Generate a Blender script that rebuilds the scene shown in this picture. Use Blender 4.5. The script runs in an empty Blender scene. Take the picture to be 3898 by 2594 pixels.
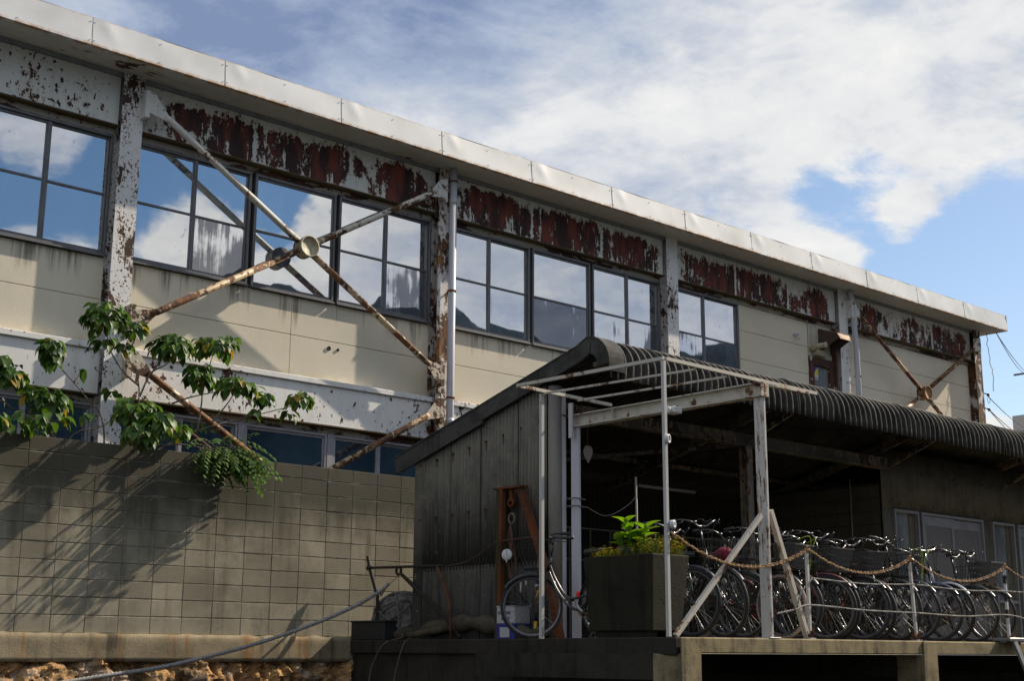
import bpy, bmesh, math, random
from mathutils import Vector, Matrix, noise as mnoise
R = math.radians
rng = random.Random(7)
SC = bpy.context.scene
COL = SC.collection

# ------------------------------------------------------------------ camera
CAMZ = 1.6
AZ, PITCH, ROLL = R(48.1166), R(12.993), R(0.3027)
def camera():
    h = Vector((math.cos(AZ), math.sin(AZ), 0)); right = Vector((math.sin(AZ), -math.cos(AZ), 0)); up = Vector((0, 0, 1))
    F = h*math.cos(PITCH) + up*math.sin(PITCH); U = up*math.cos(PITCH) - h*math.sin(PITCH)
    cx = right*math.cos(ROLL) + U*math.sin(ROLL); cy = U*math.cos(ROLL) - right*math.sin(ROLL)
    m = Matrix((( cx.x, cy.x, -F.x, 0), (cx.y, cy.y, -F.y, 0), (cx.z, cy.z, -F.z, CAMZ), (0, 0, 0, 1)))
    cd = bpy.data.cameras.new('camera'); co = bpy.data.objects.new('camera', cd); COL.objects.link(co)
    co.matrix_world = m; cd.sensor_width = 36; cd.lens = 47.61; cd.clip_start = 0.1; cd.clip_end = 6000
    SC.camera = co
camera()

# ------------------------------------------------------------------ light
SUN = Vector((0.768, -0.172, 0.617)).normalized()
SUN_STRENGTH, SKY_STRENGTH, CLOUD = 5.0, 0.10, 6.9
SC.view_settings.view_transform = 'Standard'; SC.view_settings.look = 'None'
SC.view_settings.exposure = 0.45; SC.view_settings.gamma = 1
sl = bpy.data.lights.new('sun', 'SUN'); sl.energy = SUN_STRENGTH; sl.angle = R(0.5); sl.color = (1, 0.88, 0.72)
so = bpy.data.objects.new('sun', sl); COL.objects.link(so); so.location = (10, -5, 30)
so.rotation_euler = SUN.to_track_quat('Z', 'Y').to_euler()

class NT:
    """small helper round a node tree"""
    def __init__(s, nt): s.t = nt; s.t.nodes.clear()
    def n(s, typ, **kw):
        nd = s.t.nodes.new(typ)
        for k, v in kw.items(): setattr(nd, k, v)
        return nd
    def l(s, a, b): s.t.links.new(a, b)
    def inp(s, nd, key, v):
        if v is None: return
        if hasattr(v, 'is_linked') or hasattr(v, 'links'): s.l(v, nd.inputs[key])
        else: nd.inputs[key].default_value = v
    def math(s, op, a, b=None, c=None, clamp=False):
        nd = s.n('ShaderNodeMath', operation=op, use_clamp=clamp); s.inp(nd, 0, a); s.inp(nd, 1, b); s.inp(nd, 2, c); return nd.outputs[0]
    def vmath(s, op, a, b=None):
        nd = s.n('ShaderNodeVectorMath', operation=op); s.inp(nd, 0, a); s.inp(nd, 1, b)
        return nd.outputs['Value'] if op in ('DOT_PRODUCT', 'LENGTH') else nd.outputs[0]
    def noise(s, vec, scale=5, detail=6, rough=0.55, dist=0.0, out=0):
        nd = s.n('ShaderNodeTexNoise'); s.inp(nd, 'Vector', vec); s.inp(nd, 'Scale', scale); s.inp(nd, 'Detail', detail)
        s.inp(nd, 'Roughness', rough); s.inp(nd, 'Distortion', dist); return nd.outputs[out]
    def smooth(s, x, a, b):
        nd = s.n('ShaderNodeMapRange', interpolation_type='SMOOTHSTEP'); s.inp(nd, 0, x); s.inp(nd, 1, a); s.inp(nd, 2, b); return nd.outputs[0]
    def lin(s, x, a, b, c=0.0, d=1.0):
        nd = s.n('ShaderNodeMapRange'); s.inp(nd, 0, x); s.inp(nd, 1, a); s.inp(nd, 2, b); s.inp(nd, 3, c); s.inp(nd, 4, d); return nd.outputs[0]
    def mix(s, f, a, b, blend='MIX'):
        nd = s.n('ShaderNodeMix', data_type='RGBA', blend_type=blend); s.inp(nd, 0, f)
        for k, v in ((6, a), (7, b)):
            if isinstance(v, tuple) and len(v) == 3: v = v + (1,)
            s.inp(nd, k, v)
        return nd.outputs[2]
    def obj(s): return s.n('ShaderNodeNewGeometry').outputs['Position']   # metres, so no two pieces share a pattern
    def scale(s, vec, sc, loc=(0, 0, 0)):
        nd = s.n('ShaderNodeMapping'); s.inp(nd, 'Vector', vec); nd.inputs['Scale'].default_value = sc; nd.inputs['Location'].default_value = loc; return nd.outputs[0]
    def sep(s, vec):
        nd = s.n('ShaderNodeSeparateXYZ'); s.inp(nd, 0, vec); return nd.outputs
    def comb(s, x, y, z):
        nd = s.n('ShaderNodeCombineXYZ'); s.inp(nd, 0, x); s.inp(nd, 1, y); s.inp(nd, 2, z); return nd.outputs[0]
    def bump(s, height, strength=0.3, dist=0.02, normal=None):
        nd = s.n('ShaderNodeBump'); s.inp(nd, 'Height', height); s.inp(nd, 'Strength', strength); s.inp(nd, 'Distance', dist); s.inp(nd, 'Normal', normal); return nd.outputs[0]

def world():
    w = bpy.data.worlds.new('World'); SC.world = w; w.use_nodes = True
    g = NT(w.node_tree)
    sky = g.n('ShaderNodeTexSky', sky_type='NISHITA'); sky.sun_disc = False
    sky.sun_elevation = math.asin(SUN.z); sky.sun_rotation = math.atan2(SUN.x, SUN.y)
    sky.air_density = 1.0; sky.dust_density = 0.4; sky.ozone_density = 1.5
    d = g.n('ShaderNodeTexCoord').outputs['Generated']
    xyz = g.sep(d)
    # cloud layer seen in perspective: directions pushed on to a high plane
    k = g.math('ADD', g.math('MAXIMUM', xyz[2], 0.0), 0.28)
    pv = g.comb(g.math('DIVIDE', xyz[0], k), g.math('DIVIDE', xyz[1], k), g.math('MULTIPLY', xyz[2], 1.6))
    n1 = g.noise(g.scale(pv, (1, 1, 1), (3.1, 1.7, 0.4)), 2.6, 14, 0.63, 0.25)
    n2 = g.noise(g.scale(pv, (1, 1, 1), (7.3, 4.1, 2.0)), 1.3, 6, 0.55, 0.3)
    n3 = g.noise(g.scale(pv, (1, 1, 1), (1.3, 8.1, 5.0)), 4.2, 12, 0.64, 0.35)
    n4 = g.noise(g.scale(pv, (1, 1, 1), (4.3, 2.1, 9.0)), 11.0, 9, 0.62, 0.3)
    def blob(az, el, r0, r1, amt):
        v = Vector((math.cos(R(az))*math.cos(R(el)), math.sin(R(az))*math.cos(R(el)), math.sin(R(el))))
        dt = g.vmath('DOT_PRODUCT', g.vmath('NORMALIZE', d), tuple(v))
        return g.math('MULTIPLY', g.smooth(dt, math.cos(R(r1)), math.cos(R(r0))), amt)
    cov = g.math('ADD', g.math('MULTIPLY', n1, 1.0), g.math('MULTIPLY', n2, 0.5))
    cov = g.math('ADD', cov, g.math('MULTIPLY', n4, 0.30))
    for b in BLOBS: cov = g.math('ADD', cov, blob(*b))
    dens = g.smooth(cov, 0.83, 0.99)
    # thicker cloud is greyer underneath, finer noise gives the billows
    sh = g.math('ADD', g.math('MULTIPLY', n3, 1.1), g.math('MULTIPLY', n2, 0.6))
    sh = g.math('ADD', sh, g.math('MULTIPLY', n4, 0.55))
    for b in GREYS: sh = g.math('ADD', sh, blob(*b))
    ramp = g.n('ShaderNodeValToRGB'); g.l(g.lin(sh, 0.70, 1.55), ramp.inputs[0]); el = ramp.color_ramp.elements
    el[0].position = 0.0; el[0].color = (0.23, 0.31, 0.50, 1); el[1].position = 1.0; el[1].color = (1.0, 0.99, 0.96, 1)
    for p, c in ((0.28, (0.42, 0.50, 0.66, 1)), (0.50, (0.62, 0.67, 0.76, 1)), (0.70, (0.84, 0.855, 0.875, 1))):
        e = el.new(p); e.color = c
    cc = ramp.outputs[0]
    cc = g.mix(1.0, cc, (CLOUD, CLOUD, CLOUD, 1), 'MULTIPLY')
    skyc = g.mix(1.0, sky.outputs[0], (1.02, 0.99, 0.97, 1), 'MULTIPLY')
    # the sky away from the sun is a deeper blue
    skyc = g.mix(g.smooth(xyz[1], 0.2, -0.5), skyc, g.mix(1.0, skyc, (0.40, 0.54, 0.66, 1), 'MULTIPLY'))
    colr = g.mix(dens, skyc, cc)
    bg = g.n('ShaderNodeBackground'); g.l(colr, bg.inputs[0]); bg.inputs[1].default_value = SKY_STRENGTH
    out = g.n('ShaderNodeOutputWorld'); g.l(bg.outputs[0], out.inputs[0])
# patches of open sky and of thicker cloud: (azimuth from +X, elevation, inner radius, outer radius, amount)
BLOBS = [(28.2, 11.8, 2, 7.6, -0.33), (-75, 60, 20, 42, 0.4), (-150, 45, 20, 50, 0.3), (33.5, 19, 0.5, 3.2, -0.16), (37, 22.5, .4, 2.4, -0.12), (50, 31, 6, 26, 0.16), (41, 25, 2, 14, 0.08), (30, 24, 3, 9, 0.20), (34.8, 14.6, .5, 3, 0.22), (31.0, 17.6, .3, 1.6, 0.12), (58, 25.5, .6, 3.0, 0.12),  # high wide patch behind the camera: unseen cloud added to whiten the ambient
         (28.7, 8.2, .7, 2.2, 0.55),
         (-66, 22, 4, 11, -0.20), (-59.5, 21.5, 2, 6, -0.14), (-68, 14.3, 1, 4.5, 0.42), (-61.5, 15.5, .6, 3.5, 0.30), (-54, 16, 1, 5, 0.32), (-44, 15, 4, 12, 0.40), (-63.0, 17.2, .4, 2.8, 0.32), (-69.5, 20.6, .4, 2.8, 0.36), (-80, 22, 5, 16, -0.12)]
GREYS = [(58, 29.5, 2, 12, -0.30), (50, 28, 1, 7, -0.10), (36, 26, 3, 14, 0.10), (43, 27.5, 1, 6, -0.14), (30, 22, 2, 10, 0.12), (34, 16, 1, 5, 0.15), (-44, 15, 4, 12, -0.05), (-60, 15, 3, 9, 0.15), (28.7, 8.2, 1, 3, 0.35)]

world()

# ------------------------------------------------------------------ mesh helpers
class MB:
    def __init__(s): s.v = []; s.f = []; s.sm = []; s.mi = []
    def add(s, vs, fs, smooth=False, mi=0):
        b = len(s.v); s.v += [tuple(v) for v in vs]
        for f in fs: s.f.append([b+i for i in f]); s.sm.append(smooth); s.mi.append(mi)
        return s
    def box(s, x0, x1, y0, y1, z0, z1, mi=0):
        vs = [(x0,y0,z0),(x1,y0,z0),(x1,y1,z0),(x0,y1,z0),(x0,y0,z1),(x1,y0,z1),(x1,y1,z1),(x0,y1,z1)]
        return s.add(vs, [(0,3,2,1),(4,5,6,7),(0,1,5,4),(1,2,6,5),(2,3,7,6),(3,0,4,7)], mi=mi)
    def bar(s, p, q, w, h=None, up=(0,0,1), mi=0):
        p = Vector(p); q = Vector(q); h = w if h is None else h
        d = (q-p).normalized(); up = Vector(up)
        if abs(d.dot(up)) > 0.98: up = Vector((1,0,0))
        a = d.cross(up).normalized()*(w/2); b = a.cross(d).normalized()*(h/2)
        vs = [p-a-b, p+a-b, p+a+b, p-a+b, q-a-b, q+a-b, q+a+b, q-a+b]
        return s.add(vs, [(0,1,2,3),(7,6,5,4),(0,4,5,1),(1,5,6,2),(2,6,7,3),(3,7,4,0)], mi=mi)
    def tube(s, pts, r, n=8, cap=True, closed=False, mi=0, smooth=True):
        pts = [Vector(p) for p in pts]; m = len(pts)
        rs = r if isinstance(r, (list, tuple)) else [r]*m
        ref = None; vs = []
        for i, p in enumerate(pts):
            if closed: d = pts[(i+1) % m]-pts[i-1]
            else: d = pts[min(i+1, m-1)]-pts[max(i-1, 0)]
            d.normalize()
            if ref is None:
                ref = Vector((0,0,1)) if abs(d.z) < 0.9 else Vector((1,0,0))
            a = (ref - d*ref.dot(d)).normalized(); b = d.cross(a); ref = a
            for j in range(n):
                t = 2*math.pi*j/n; vs.append(p + (a*math.cos(t)+b*math.sin(t))*rs[i])
        fs = []
        for i in range(m if closed else m-1):
            k = (i+1) % m
            for j in range(n):
                j2 = (j+1) % n; fs.append((i*n+j, i*n+j2, k*n+j2, k*n+j))
        s.add(vs, fs, smooth, mi)
        if cap and not closed:
            b = len(s.v)-m*n
            s.f.append([b+j for j in reversed(range(n))]); s.sm.append(False); s.mi.append(mi)
            s.f.append([b+(m-1)*n+j for j in range(n)]); s.sm.append(False); s.mi.append(mi)
        return s
    def lathe(s, prof, n=24, mat=None, mi=0, smooth=True, cap=False):
        """prof: list of (r, z) turned about local z"""
        mat = mat or Matrix(); vs = []; fs = []
        for r, z in prof:
            for j in range(n):
                t = 2*math.pi*j/n; vs.append(mat @ Vector((r*math.cos(t), r*math.sin(t), z)))
        for i in range(len(prof)-1):
            for j in range(n):
                j2 = (j+1) % n; fs.append((i*n+j, i*n+j2, (i+1)*n+j2, (i+1)*n+j))
        s.add(vs, fs, smooth, mi)
        if cap:
            b = len(s.v)-len(prof)*n
            s.f.append([b+j for j in reversed(range(n))]); s.sm.append(False); s.mi.append(mi)
            s.f.append([b+(len(prof)-1)*n+j for j in range(n)]); s.sm.append(False); s.mi.append(mi)
        return s
    def grid(s, rows, smooth=True, mi=0):
        n = len(rows[0]); vs = [p for r in rows for p in r]; fs = []
        for i in range(len(rows)-1):
            for j in range(n-1): fs.append((i*n+j, i*n+j+1, (i+1)*n+j+1, (i+1)*n+j))
        return s.add(vs, fs, smooth, mi)
    def mesh(s, name, mats):
        me = bpy.data.meshes.new(name); me.from_pydata(s.v, [], s.f)
        for m in (mats if isinstance(mats, (list, tuple)) else [mats]): me.materials.append(m)
        me.polygons.foreach_set('use_smooth', s.sm); me.polygons.foreach_set('material_index', s.mi)
        me.update(); return me
    def build(s, name, mats, parent=None, bevel=0, solid=0):
        off = Vector((0, 0, 0))
        if parent is not None:
            o = parent
            while o is not None: off += o.location; o = o.parent
            s.v = [(v[0]-off.x, v[1]-off.y, v[2]-off.z) for v in s.v]
        me = s.mesh(name, mats)
        ob = bpy.data.objects.new(name, me); COL.objects.link(ob)
        if parent is not None: ob.parent = parent
        if solid:
            md = ob.modifiers.new('solid', 'SOLIDIFY'); md.thickness = solid; md.offset = 0
        if bevel:
            md = ob.modifiers.new('bevel', 'BEVEL'); md.width = bevel; md.segments = 1; md.limit_method = 'ANGLE'; md.angle_limit = R(40)
        return ob

def tag(o, label, cat, group=None):
    o['label'] = label; o['category'] = cat
    if group: o['group'] = group
    return o
def struct(o, kind='structure'): o['kind'] = kind; return o
def thing(name, label, cat, loc, group=None):
    o = bpy.data.objects.new(name, None); COL.objects.link(o); o.location = loc; o.empty_display_size = .1
    return tag(o, label, cat, group)
def curve(pts, n=6):
    """Catmull-Rom through points"""
    P = [Vector(p) for p in pts]; P = [P[0]*2-P[1]]+P+[P[-1]*2-P[-2]]; out = []
    for i in range(1, len(P)-2):
        for k in range(n):
            t = k/n; a, b, c, d = P[i-1:i+3]
            out.append(0.5*((2*b)+(c-a)*t+(2*a-5*b+4*c-d)*t*t+(3*b-a-3*c+d)*t**3))
    out.append(P[-2]); return out
def to_axis(loc, direction):
    return Matrix.Translation(Vector(loc)) @ Vector(direction).to_track_quat('Z', 'Y').to_matrix().to_4x4()

# ------------------------------------------------------------------ materials
def mat(name, base=(0.5, 0.5, 0.5), rough=0.6, metal=0.0, spec=0.5):
    m = bpy.data.materials.new(name); m.use_nodes = True; g = NT(m.node_tree)
    b = g.n('ShaderNodeBsdfPrincipled'); o = g.n('ShaderNodeOutputMaterial'); g.l(b.outputs[0], o.inputs[0])
    if isinstance(base, tuple): b.inputs['Base Color'].default_value = base + (1,)
    b.inputs['Roughness'].default_value = rough; b.inputs['Metallic'].default_value = metal; b.inputs['Specular IOR Level'].default_value = spec
    return m, g, b
def worn(name, base, dark, rough=0.6, metal=0.0, scale=6.0, amt=0.5, stretch=(1, 1, 1), bump=0.15, fine=40.0, spec=0.4):
    """a plain coat with blotchy dirt and a grainy surface"""
    m, g, b = mat(name, base, rough, metal, spec)
    v = g.scale(g.obj(), stretch)
    n = g.noise(v, scale, 8, 0.6); f = g.noise(g.obj(), fine, 4, 0.6)
    k = g.math('MULTIPLY', g.smooth(n, 0.42, 0.72), amt)
    c = g.mix(k, base, dark); c = g.mix(g.lin(f, 0.3, 0.7, 0.0, 0.16), c, tuple(x*0.6 for x in base))
    g.l(c, b.inputs['Base Color'])
    if bump: g.l(g.bump(f, bump, 0.01), b.inputs['Normal'])
    g.l(g.lin(n, 0.3, 0.7, rough-0.08, min(1, rough+0.15)), b.inputs['Roughness'])
    return m
RUST_D, RUST_M = (0.036, 0.020, 0.018), (0.19, 0.047, 0.030)
RUST_O = (0.30, 0.11, 0.035)
def peel(name, paint=(0.68, 0.68, 0.66), amount=0.4, scale=5.0, stretch=(1, 1, 0.5), rust=RUST_D, rust2=RUST_M, zband=None, stain=0.25, speck=0.5, stain_col=(0.36, 0.29, 0.18), rough=0.5, zflip=False):
    """old paint flaking off rusty steel. amount 0..1; zband=(z0,z1): more rust low in the band"""
    m, g, b = mat(name, paint, rough)
    o = g.obj(); z = g.sep(o)[2]
    vs = g.scale(o, stretch)
    big = g.noise(vs, scale*0.22, 3, 0.5); fine = g.noise(vs, scale, 10, 0.68); spk = g.noise(g.scale(o, (1, 1, 0.75)), scale*2.6, 5, 0.6)
    f = g.math('ADD', g.math('MULTIPLY', big, 0.42), g.math('MULTIPLY', fine, 0.58))
    if zband:
        z0, z1 = zband
        top = g.smooth(z, z1, z1-(z1-z0)*0.42); low = g.smooth(z, z0, z0+(z1-z0)*0.10)
        band = g.math('MULTIPLY', top, g.lin(low, 0, 1, 0.75, 1.0))
        f = g.math('ADD', f, g.lin(band, 0, 1, -0.17, 0.06))
    if zband:
        # white runs down the plate, and paint kept near the ends of each bay
        ln = g.noise(g.scale(o, (9, 9, 1.7)), 1.0, 7, 0.68)
        f = g.math('SUBTRACT', f, g.math('MULTIPLY', g.smooth(ln, 0.55, 0.66), 0.16))
        sm = g.noise(o, 24, 4, 0.65); f = g.math('ADD', f, g.lin(sm, 0.3, 0.7, -0.045, 0.045))
        fr = g.math('FRACT', g.math('DIVIDE', g.math('SUBTRACT', g.sep(o)[0], 2.13), 5.415))
        bay = g.math('ABSOLUTE', g.math('SUBTRACT', fr, 0.5))
        for q in (0.3536, 0.6644):
            dq = g.math('ABSOLUTE', g.math('SUBTRACT', g.math('ADD', fr, g.lin(sm, 0.3, 0.7, -0.004, 0.004)), q)); f = g.math('SUBTRACT', f, g.math('MULTIPLY', g.smooth(dq, 0.009, 0.003), 0.16))
        f = g.math('SUBTRACT', f, g.math('MULTIPLY', g.smooth(bay, 0.38, 0.49), 0.12))
    thr = 0.74-amount*0.42
    m1 = g.smooth(f, thr, thr+0.014)
    m2 = g.smooth(g.math('ADD', spk, g.math('MULTIPLY', big, 0.35)), 0.93-speck*0.26, 0.945-speck*0.26)
    mask = g.math('MAXIMUM', m1, m2)
    deep = g.smooth(g.noise(g.scale(o, (stretch[0], stretch[1], stretch[2]*0.5)), scale*0.55, 7, 0.62), 0.42, 0.58)
    rim = g.smooth(f, thr+0.10, thr+0.03)
    k = g.math('MULTIPLY', deep, g.lin(rim, 0, 1, 1.0, 0.35))
    rc = g.mix(k, rust, rust2)
    rc = g.mix(g.math('MULTIPLY', g.smooth(g.noise(o, 30, 4, 0.6), 0.5, 0.7), 0.45), rc, tuple(x*0.5 for x in rust2))
    st = g.math('MULTIPLY', g.smooth(g.noise(g.scale(o, (3.0, 3.0, 0.35)), 2.2, 6, 0.6), 0.48, 0.75), stain)
    halo = g.math('MULTIPLY', g.smooth(f, thr-0.06, thr), 0.35*min(1, stain*3))
    pc = g.mix(st, paint, stain_col); pc = g.mix(halo, pc, (0.42, 0.27, 0.15))
    pc = g.mix(g.lin(g.noise(o, 1.3, 4, .5), 0.3, 0.7, 0, 0.16), pc, (0.40, 0.40, 0.37))
    g.l(g.mix(mask, pc, rc), b.inputs['Base Color'])
    g.l(g.lin(mask, 0, 1, rough, 0.85), b.inputs['Roughness'])
    h = g.math('ADD', g.math('MULTIPLY', mask, -0.6), g.math('MULTIPLY', g.noise(o, 60, 3, .6), 0.3))
    g.l(g.bump(h, 0.55, 0.006), b.inputs['Normal'])
    return m
def concrete(name, base, dark, scale=1.6, streak=0.5, bump=0.5, moss=None, block=None):
    m, g, b = mat(name, base, 0.9, spec=0.2)
    o = g.obj(); n = g.noise(o, scale, 10, 0.66); st = g.noise(g.scale(o, (5, 5, 0.5)), 1.5, 8, 0.62); f = g.noise(o, 70, 5, 0.7)
    k = g.math('ADD', g.math('MULTIPLY', g.smooth(n, 0.40, 0.70), 0.6), g.math('MULTIPLY', g.smooth(st, 0.48, 0.72), streak), clamp=True)
    c = g.mix(k, base, dark)
    if block:
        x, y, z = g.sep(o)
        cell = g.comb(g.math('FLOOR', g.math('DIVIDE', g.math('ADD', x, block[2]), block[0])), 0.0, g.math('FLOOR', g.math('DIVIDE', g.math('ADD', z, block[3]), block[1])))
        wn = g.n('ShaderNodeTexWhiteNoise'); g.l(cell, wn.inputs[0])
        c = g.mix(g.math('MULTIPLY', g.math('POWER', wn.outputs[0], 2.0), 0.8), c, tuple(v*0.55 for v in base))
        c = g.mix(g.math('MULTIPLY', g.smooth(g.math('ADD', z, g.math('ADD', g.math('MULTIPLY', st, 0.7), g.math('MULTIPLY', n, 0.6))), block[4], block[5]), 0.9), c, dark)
        fz = g.math('FRACT', g.math('DIVIDE', g.math('ADD', z, block[3]), block[1]))
        bed = g.math('MAXIMUM', g.smooth(fz, 0.09, 0.02), g.smooth(fz, 0.92, 0.985))
        sm = g.noise(g.scale(o, (2.2, 1, 14)), 2.0, 6, 0.65)
        c = g.mix(g.math('MULTIPLY', g.math('MULTIPLY', bed, g.smooth(sm, 0.54, 0.60)), 0.55), c, (0.55, 0.52, 0.44))
        c = g.mix(g.math('MULTIPLY', g.math('MULTIPLY', bed, g.smooth(sm, 0.46, 0.40)), 0.8), c, (0.05, 0.045, 0.035))
        crack = g.noise(g.scale(o, (1.2, 1, 6)), 1.4, 7, 0.6); c = g.mix(g.math('MULTIPLY', g.smooth(g.math('ABSOLUTE', g.math('SUBTRACT', crack, 0.5)), 0.004, 0.0), 0.5), c, dark)
    if moss: c = g.mix(g.math('MULTIPLY', g.smooth(g.noise(o, 2.3, 9, 0.7), 0.52, 0.66), 0.7), c, moss)
    c = g.mix(g.lin(f, 0.35, 0.65, 0.0, 0.25), c, tuple(v*0.5 for v in base))
    g.l(c, b.inputs['Base Color']); h = g.math('ADD', g.math('MULTIPLY', f, 0.5), g.math('MULTIPLY', n, 1.0))
    g.l(g.bump(h, bump, 0.012), b.inputs['Normal'])
    return m

M = {}
M['girder'] = [peel('girder paint %d' % i, paint=(0.70, 0.71, 0.66), amount=a, scale=6.0, stretch=(1.0, 1.0, 0.55), zband=(8.40, 9.20), stain=0.35, speck=sp, stain_col=(0.42, 0.40, 0.27))
               for i, (a, sp) in enumerate(((0.20, 0.58), (0.595, 0.48), (0.615, 0.44), (0.60, 0.48), (0.58, 0.46)))]
M['girder_low'] = peel('lower girder paint', paint=(0.78, 0.775, 0.75), amount=0.35, scale=5.0, stretch=(1, 1, 0.6), stain=0.22, speck=0.50)
M['flange'] = worn('flange grime', (0.10, 0.075, 0.035), (0.035, 0.022, 0.012), 0.8, scale=5, amt=0.9, stretch=(0.6, 3, 3))
M['flash'] = peel('flashing paint', paint=(0.40, 0.38, 0.32), amount=0.52, scale=7, stretch=(0.35, 2, 1.5), rust2=(0.13, 0.06, 0.03), stain=0.6, speck=0.5)
M['column'] = [peel('column paint %d' % i, paint=(0.74, 0.73, 0.72), amount=a, scale=s_, stretch=(1.0, 1.0, 0.55), rust=(0.045, 0.025, 0.018), rust2=r2, stain=st, speck=sp)
               for i, (a, s_, r2, st, sp) in enumerate(((0.43, 13, (0.10, 0.045, 0.025), 0.2, 0.66), (0.60, 14, (0.34, 0.15, 0.05), 0.9, 0.66), (0.44, 11, (0.10, 0.04, 0.025), 0.2, 0.62), (0.43, 5, (0.09, 0.035, 0.025), 0.2, 0.55), (0.78, 6, (0.22, 0.11, 0.045), 0.6, 0.6)))]
M['brace'] = peel('brace paint', paint=(0.66, 0.64, 0.57), amount=0.50, scale=9, stretch=(1, 1, 1), rust=(0.06, 0.03, 0.015), rust2=(0.24, 0.11, 0.045), stain=0.5, speck=0.45, stain_col=(0.42, 0.30, 0.14))
M['brace_rusty'] = peel('rusty brace', paint=(0.48, 0.36, 0.20), amount=0.66, scale=11, stretch=(1, 1, 1), rust=(0.06, 0.028, 0.015), rust2=(0.26, 0.105, 0.036), stain=0.7, speck=0.5)
M['brace_clean'] = peel('painted brace end', paint=(0.64, 0.64, 0.60), amount=0.40, scale=9, stretch=(1, 1, 1), rust=(0.06, 0.03, 0.015), rust2=(0.2, 0.09, 0.04), stain=0.4, speck=0.5)
M['hub_rusty'] = worn('rusty hub paint', (0.30, 0.17, 0.08), (0.10, 0.05, 0.025), 0.8, scale=9, amt=0.9)
M['gusset_rusty'] = peel('rusty gusset paint', paint=(0.52, 0.47, 0.38), amount=0.60, scale=11, stretch=(1, 1, 1), rust=(0.06, 0.03, 0.015), rust2=(0.20, 0.09, 0.04), stain=0.8, speck=0.5)
M['hub'] = worn('hub cream paint', (0.44, 0.40, 0.29), (0.22, 0.14, 0.06), 0.6, scale=9, amt=0.8)
M['fascia'] = None
def fascia_mat():
    m, g, b = mat('fascia sheet', (0.8, 0.8, 0.8), 0.55)
    o = g.obj(); x, y, z = g.sep(o)
    n = g.noise(o, 1.1, 5, 0.5); e = g.noise(g.scale(o, (1, 1, 1)), 6, 6, 0.6)
    c = g.mix(g.smooth(n, 0.42, 0.72), (0.70, 0.72, 0.735), (0.58, 0.595, 0.59))
    edge = g.math('MAXIMUM', g.smooth(z, 9.50, 9.535), g.smooth(z, 9.19, 9.13))
    c = g.mix(g.math('MULTIPLY', edge, g.smooth(e, 0.36, 0.58)), c, (0.40, 0.24, 0.11))
    g.l(c, b.inputs['Base Color']); return m
M['fascia'] = fascia_mat()
M['soffit'] = peel('soffit paint', paint=(0.56, 0.56, 0.52), amount=0.28, scale=3, stretch=(0.7, 1.6, 1), stain=0.4, speck=0.1, stain_col=(0.40, 0.30, 0.16))
M['soffit_trim'] = worn('soffit trim', (0.24, 0.27, 0.29), (0.12, 0.13, 0.13), 0.6)
M['alu'] = worn('grey aluminium frame', (0.17, 0.17, 0.175), (0.08, 0.08, 0.08), 0.42, metal=0.35, scale=5, amt=0.5, stretch=(3, 3, .6))
M['alu_light'] = worn('light aluminium frame', (0.36, 0.36, 0.38), (0.19, 0.19, 0.2), 0.4, metal=0.35, scale=5, amt=0.5)
M['pvc'] = worn('grey pvc pipe', (0.50, 0.51, 0.55), (0.30, 0.30, 0.30), 0.38, scale=3, amt=0.35, stretch=(2, 2, .5), bump=0.03)
M['rust_strap'] = worn('rusty strap', (0.22, 0.08, 0.035), (0.08, 0.03, 0.02), 0.85, scale=20, amt=0.8)

def panel_mat():
    m, g, b = mat('cream wall panel', (0.60, 0.55, 0.44), 0.9, spec=0.2)
    o = g.obj(); x, y, z = g.sep(o)
    n = g.noise(o, 0.9, 6, 0.6); f = g.noise(g.scale(o, (1, 1, 1.6)), 45, 4, 0.65)
    c = g.mix(g.smooth(n, 0.35, 0.7), (0.72, 0.655, 0.515), (0.65, 0.60, 0.49))
    # dark runs below the window sills
    st = g.noise(g.scale(o, (4.2, 1, 0.05)), 1.7, 5, 0.62); ln = g.noise(g.scale(o, (9, 1, 0.1)), 1.0, 3, 0.5)
    lo = g.math('SUBTRACT', 6.60, g.math('MULTIPLY', ln, 0.75))
    run = g.math('MULTIPLY', g.smooth(z, lo, g.math('ADD', lo, 0.32)), g.smooth(st, 0.50, 0.64))
    run = g.math('MULTIPLY', run, g.smooth(z, 6.66, 6.60))
    c = g.mix(g.math('MULTIPLY', run, 0.78), c, (0.13, 0.11, 0.085))
    warm = g.smooth(g.noise(g.scale(o, (1, 1, 1)), 0.35, 3, 0.5), 0.45, 0.7)
    c = g.mix(g.math('MULTIPLY', warm, 0.4), c, (0.68, 0.58, 0.42))
    foot = g.math('MULTIPLY', g.smooth(z, 5.62, 5.42), g.smooth(g.noise(g.scale(o, (2, 1, 1)), 2, 4, .6), .4, .65))
    c = g.mix(g.math('MULTIPLY', foot, 0.35), c, (0.45, 0.30, 0.13))
    g.l(c, b.inputs['Base Color']); g.l(g.bump(f, 0.55, 0.006), b.inputs['Normal'])
    return m
M['panel'] = panel_mat()
M['seal'] = worn('dark joint', (0.40, 0.35, 0.27), (0.26, 0.23, 0.18), 0.9)

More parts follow.
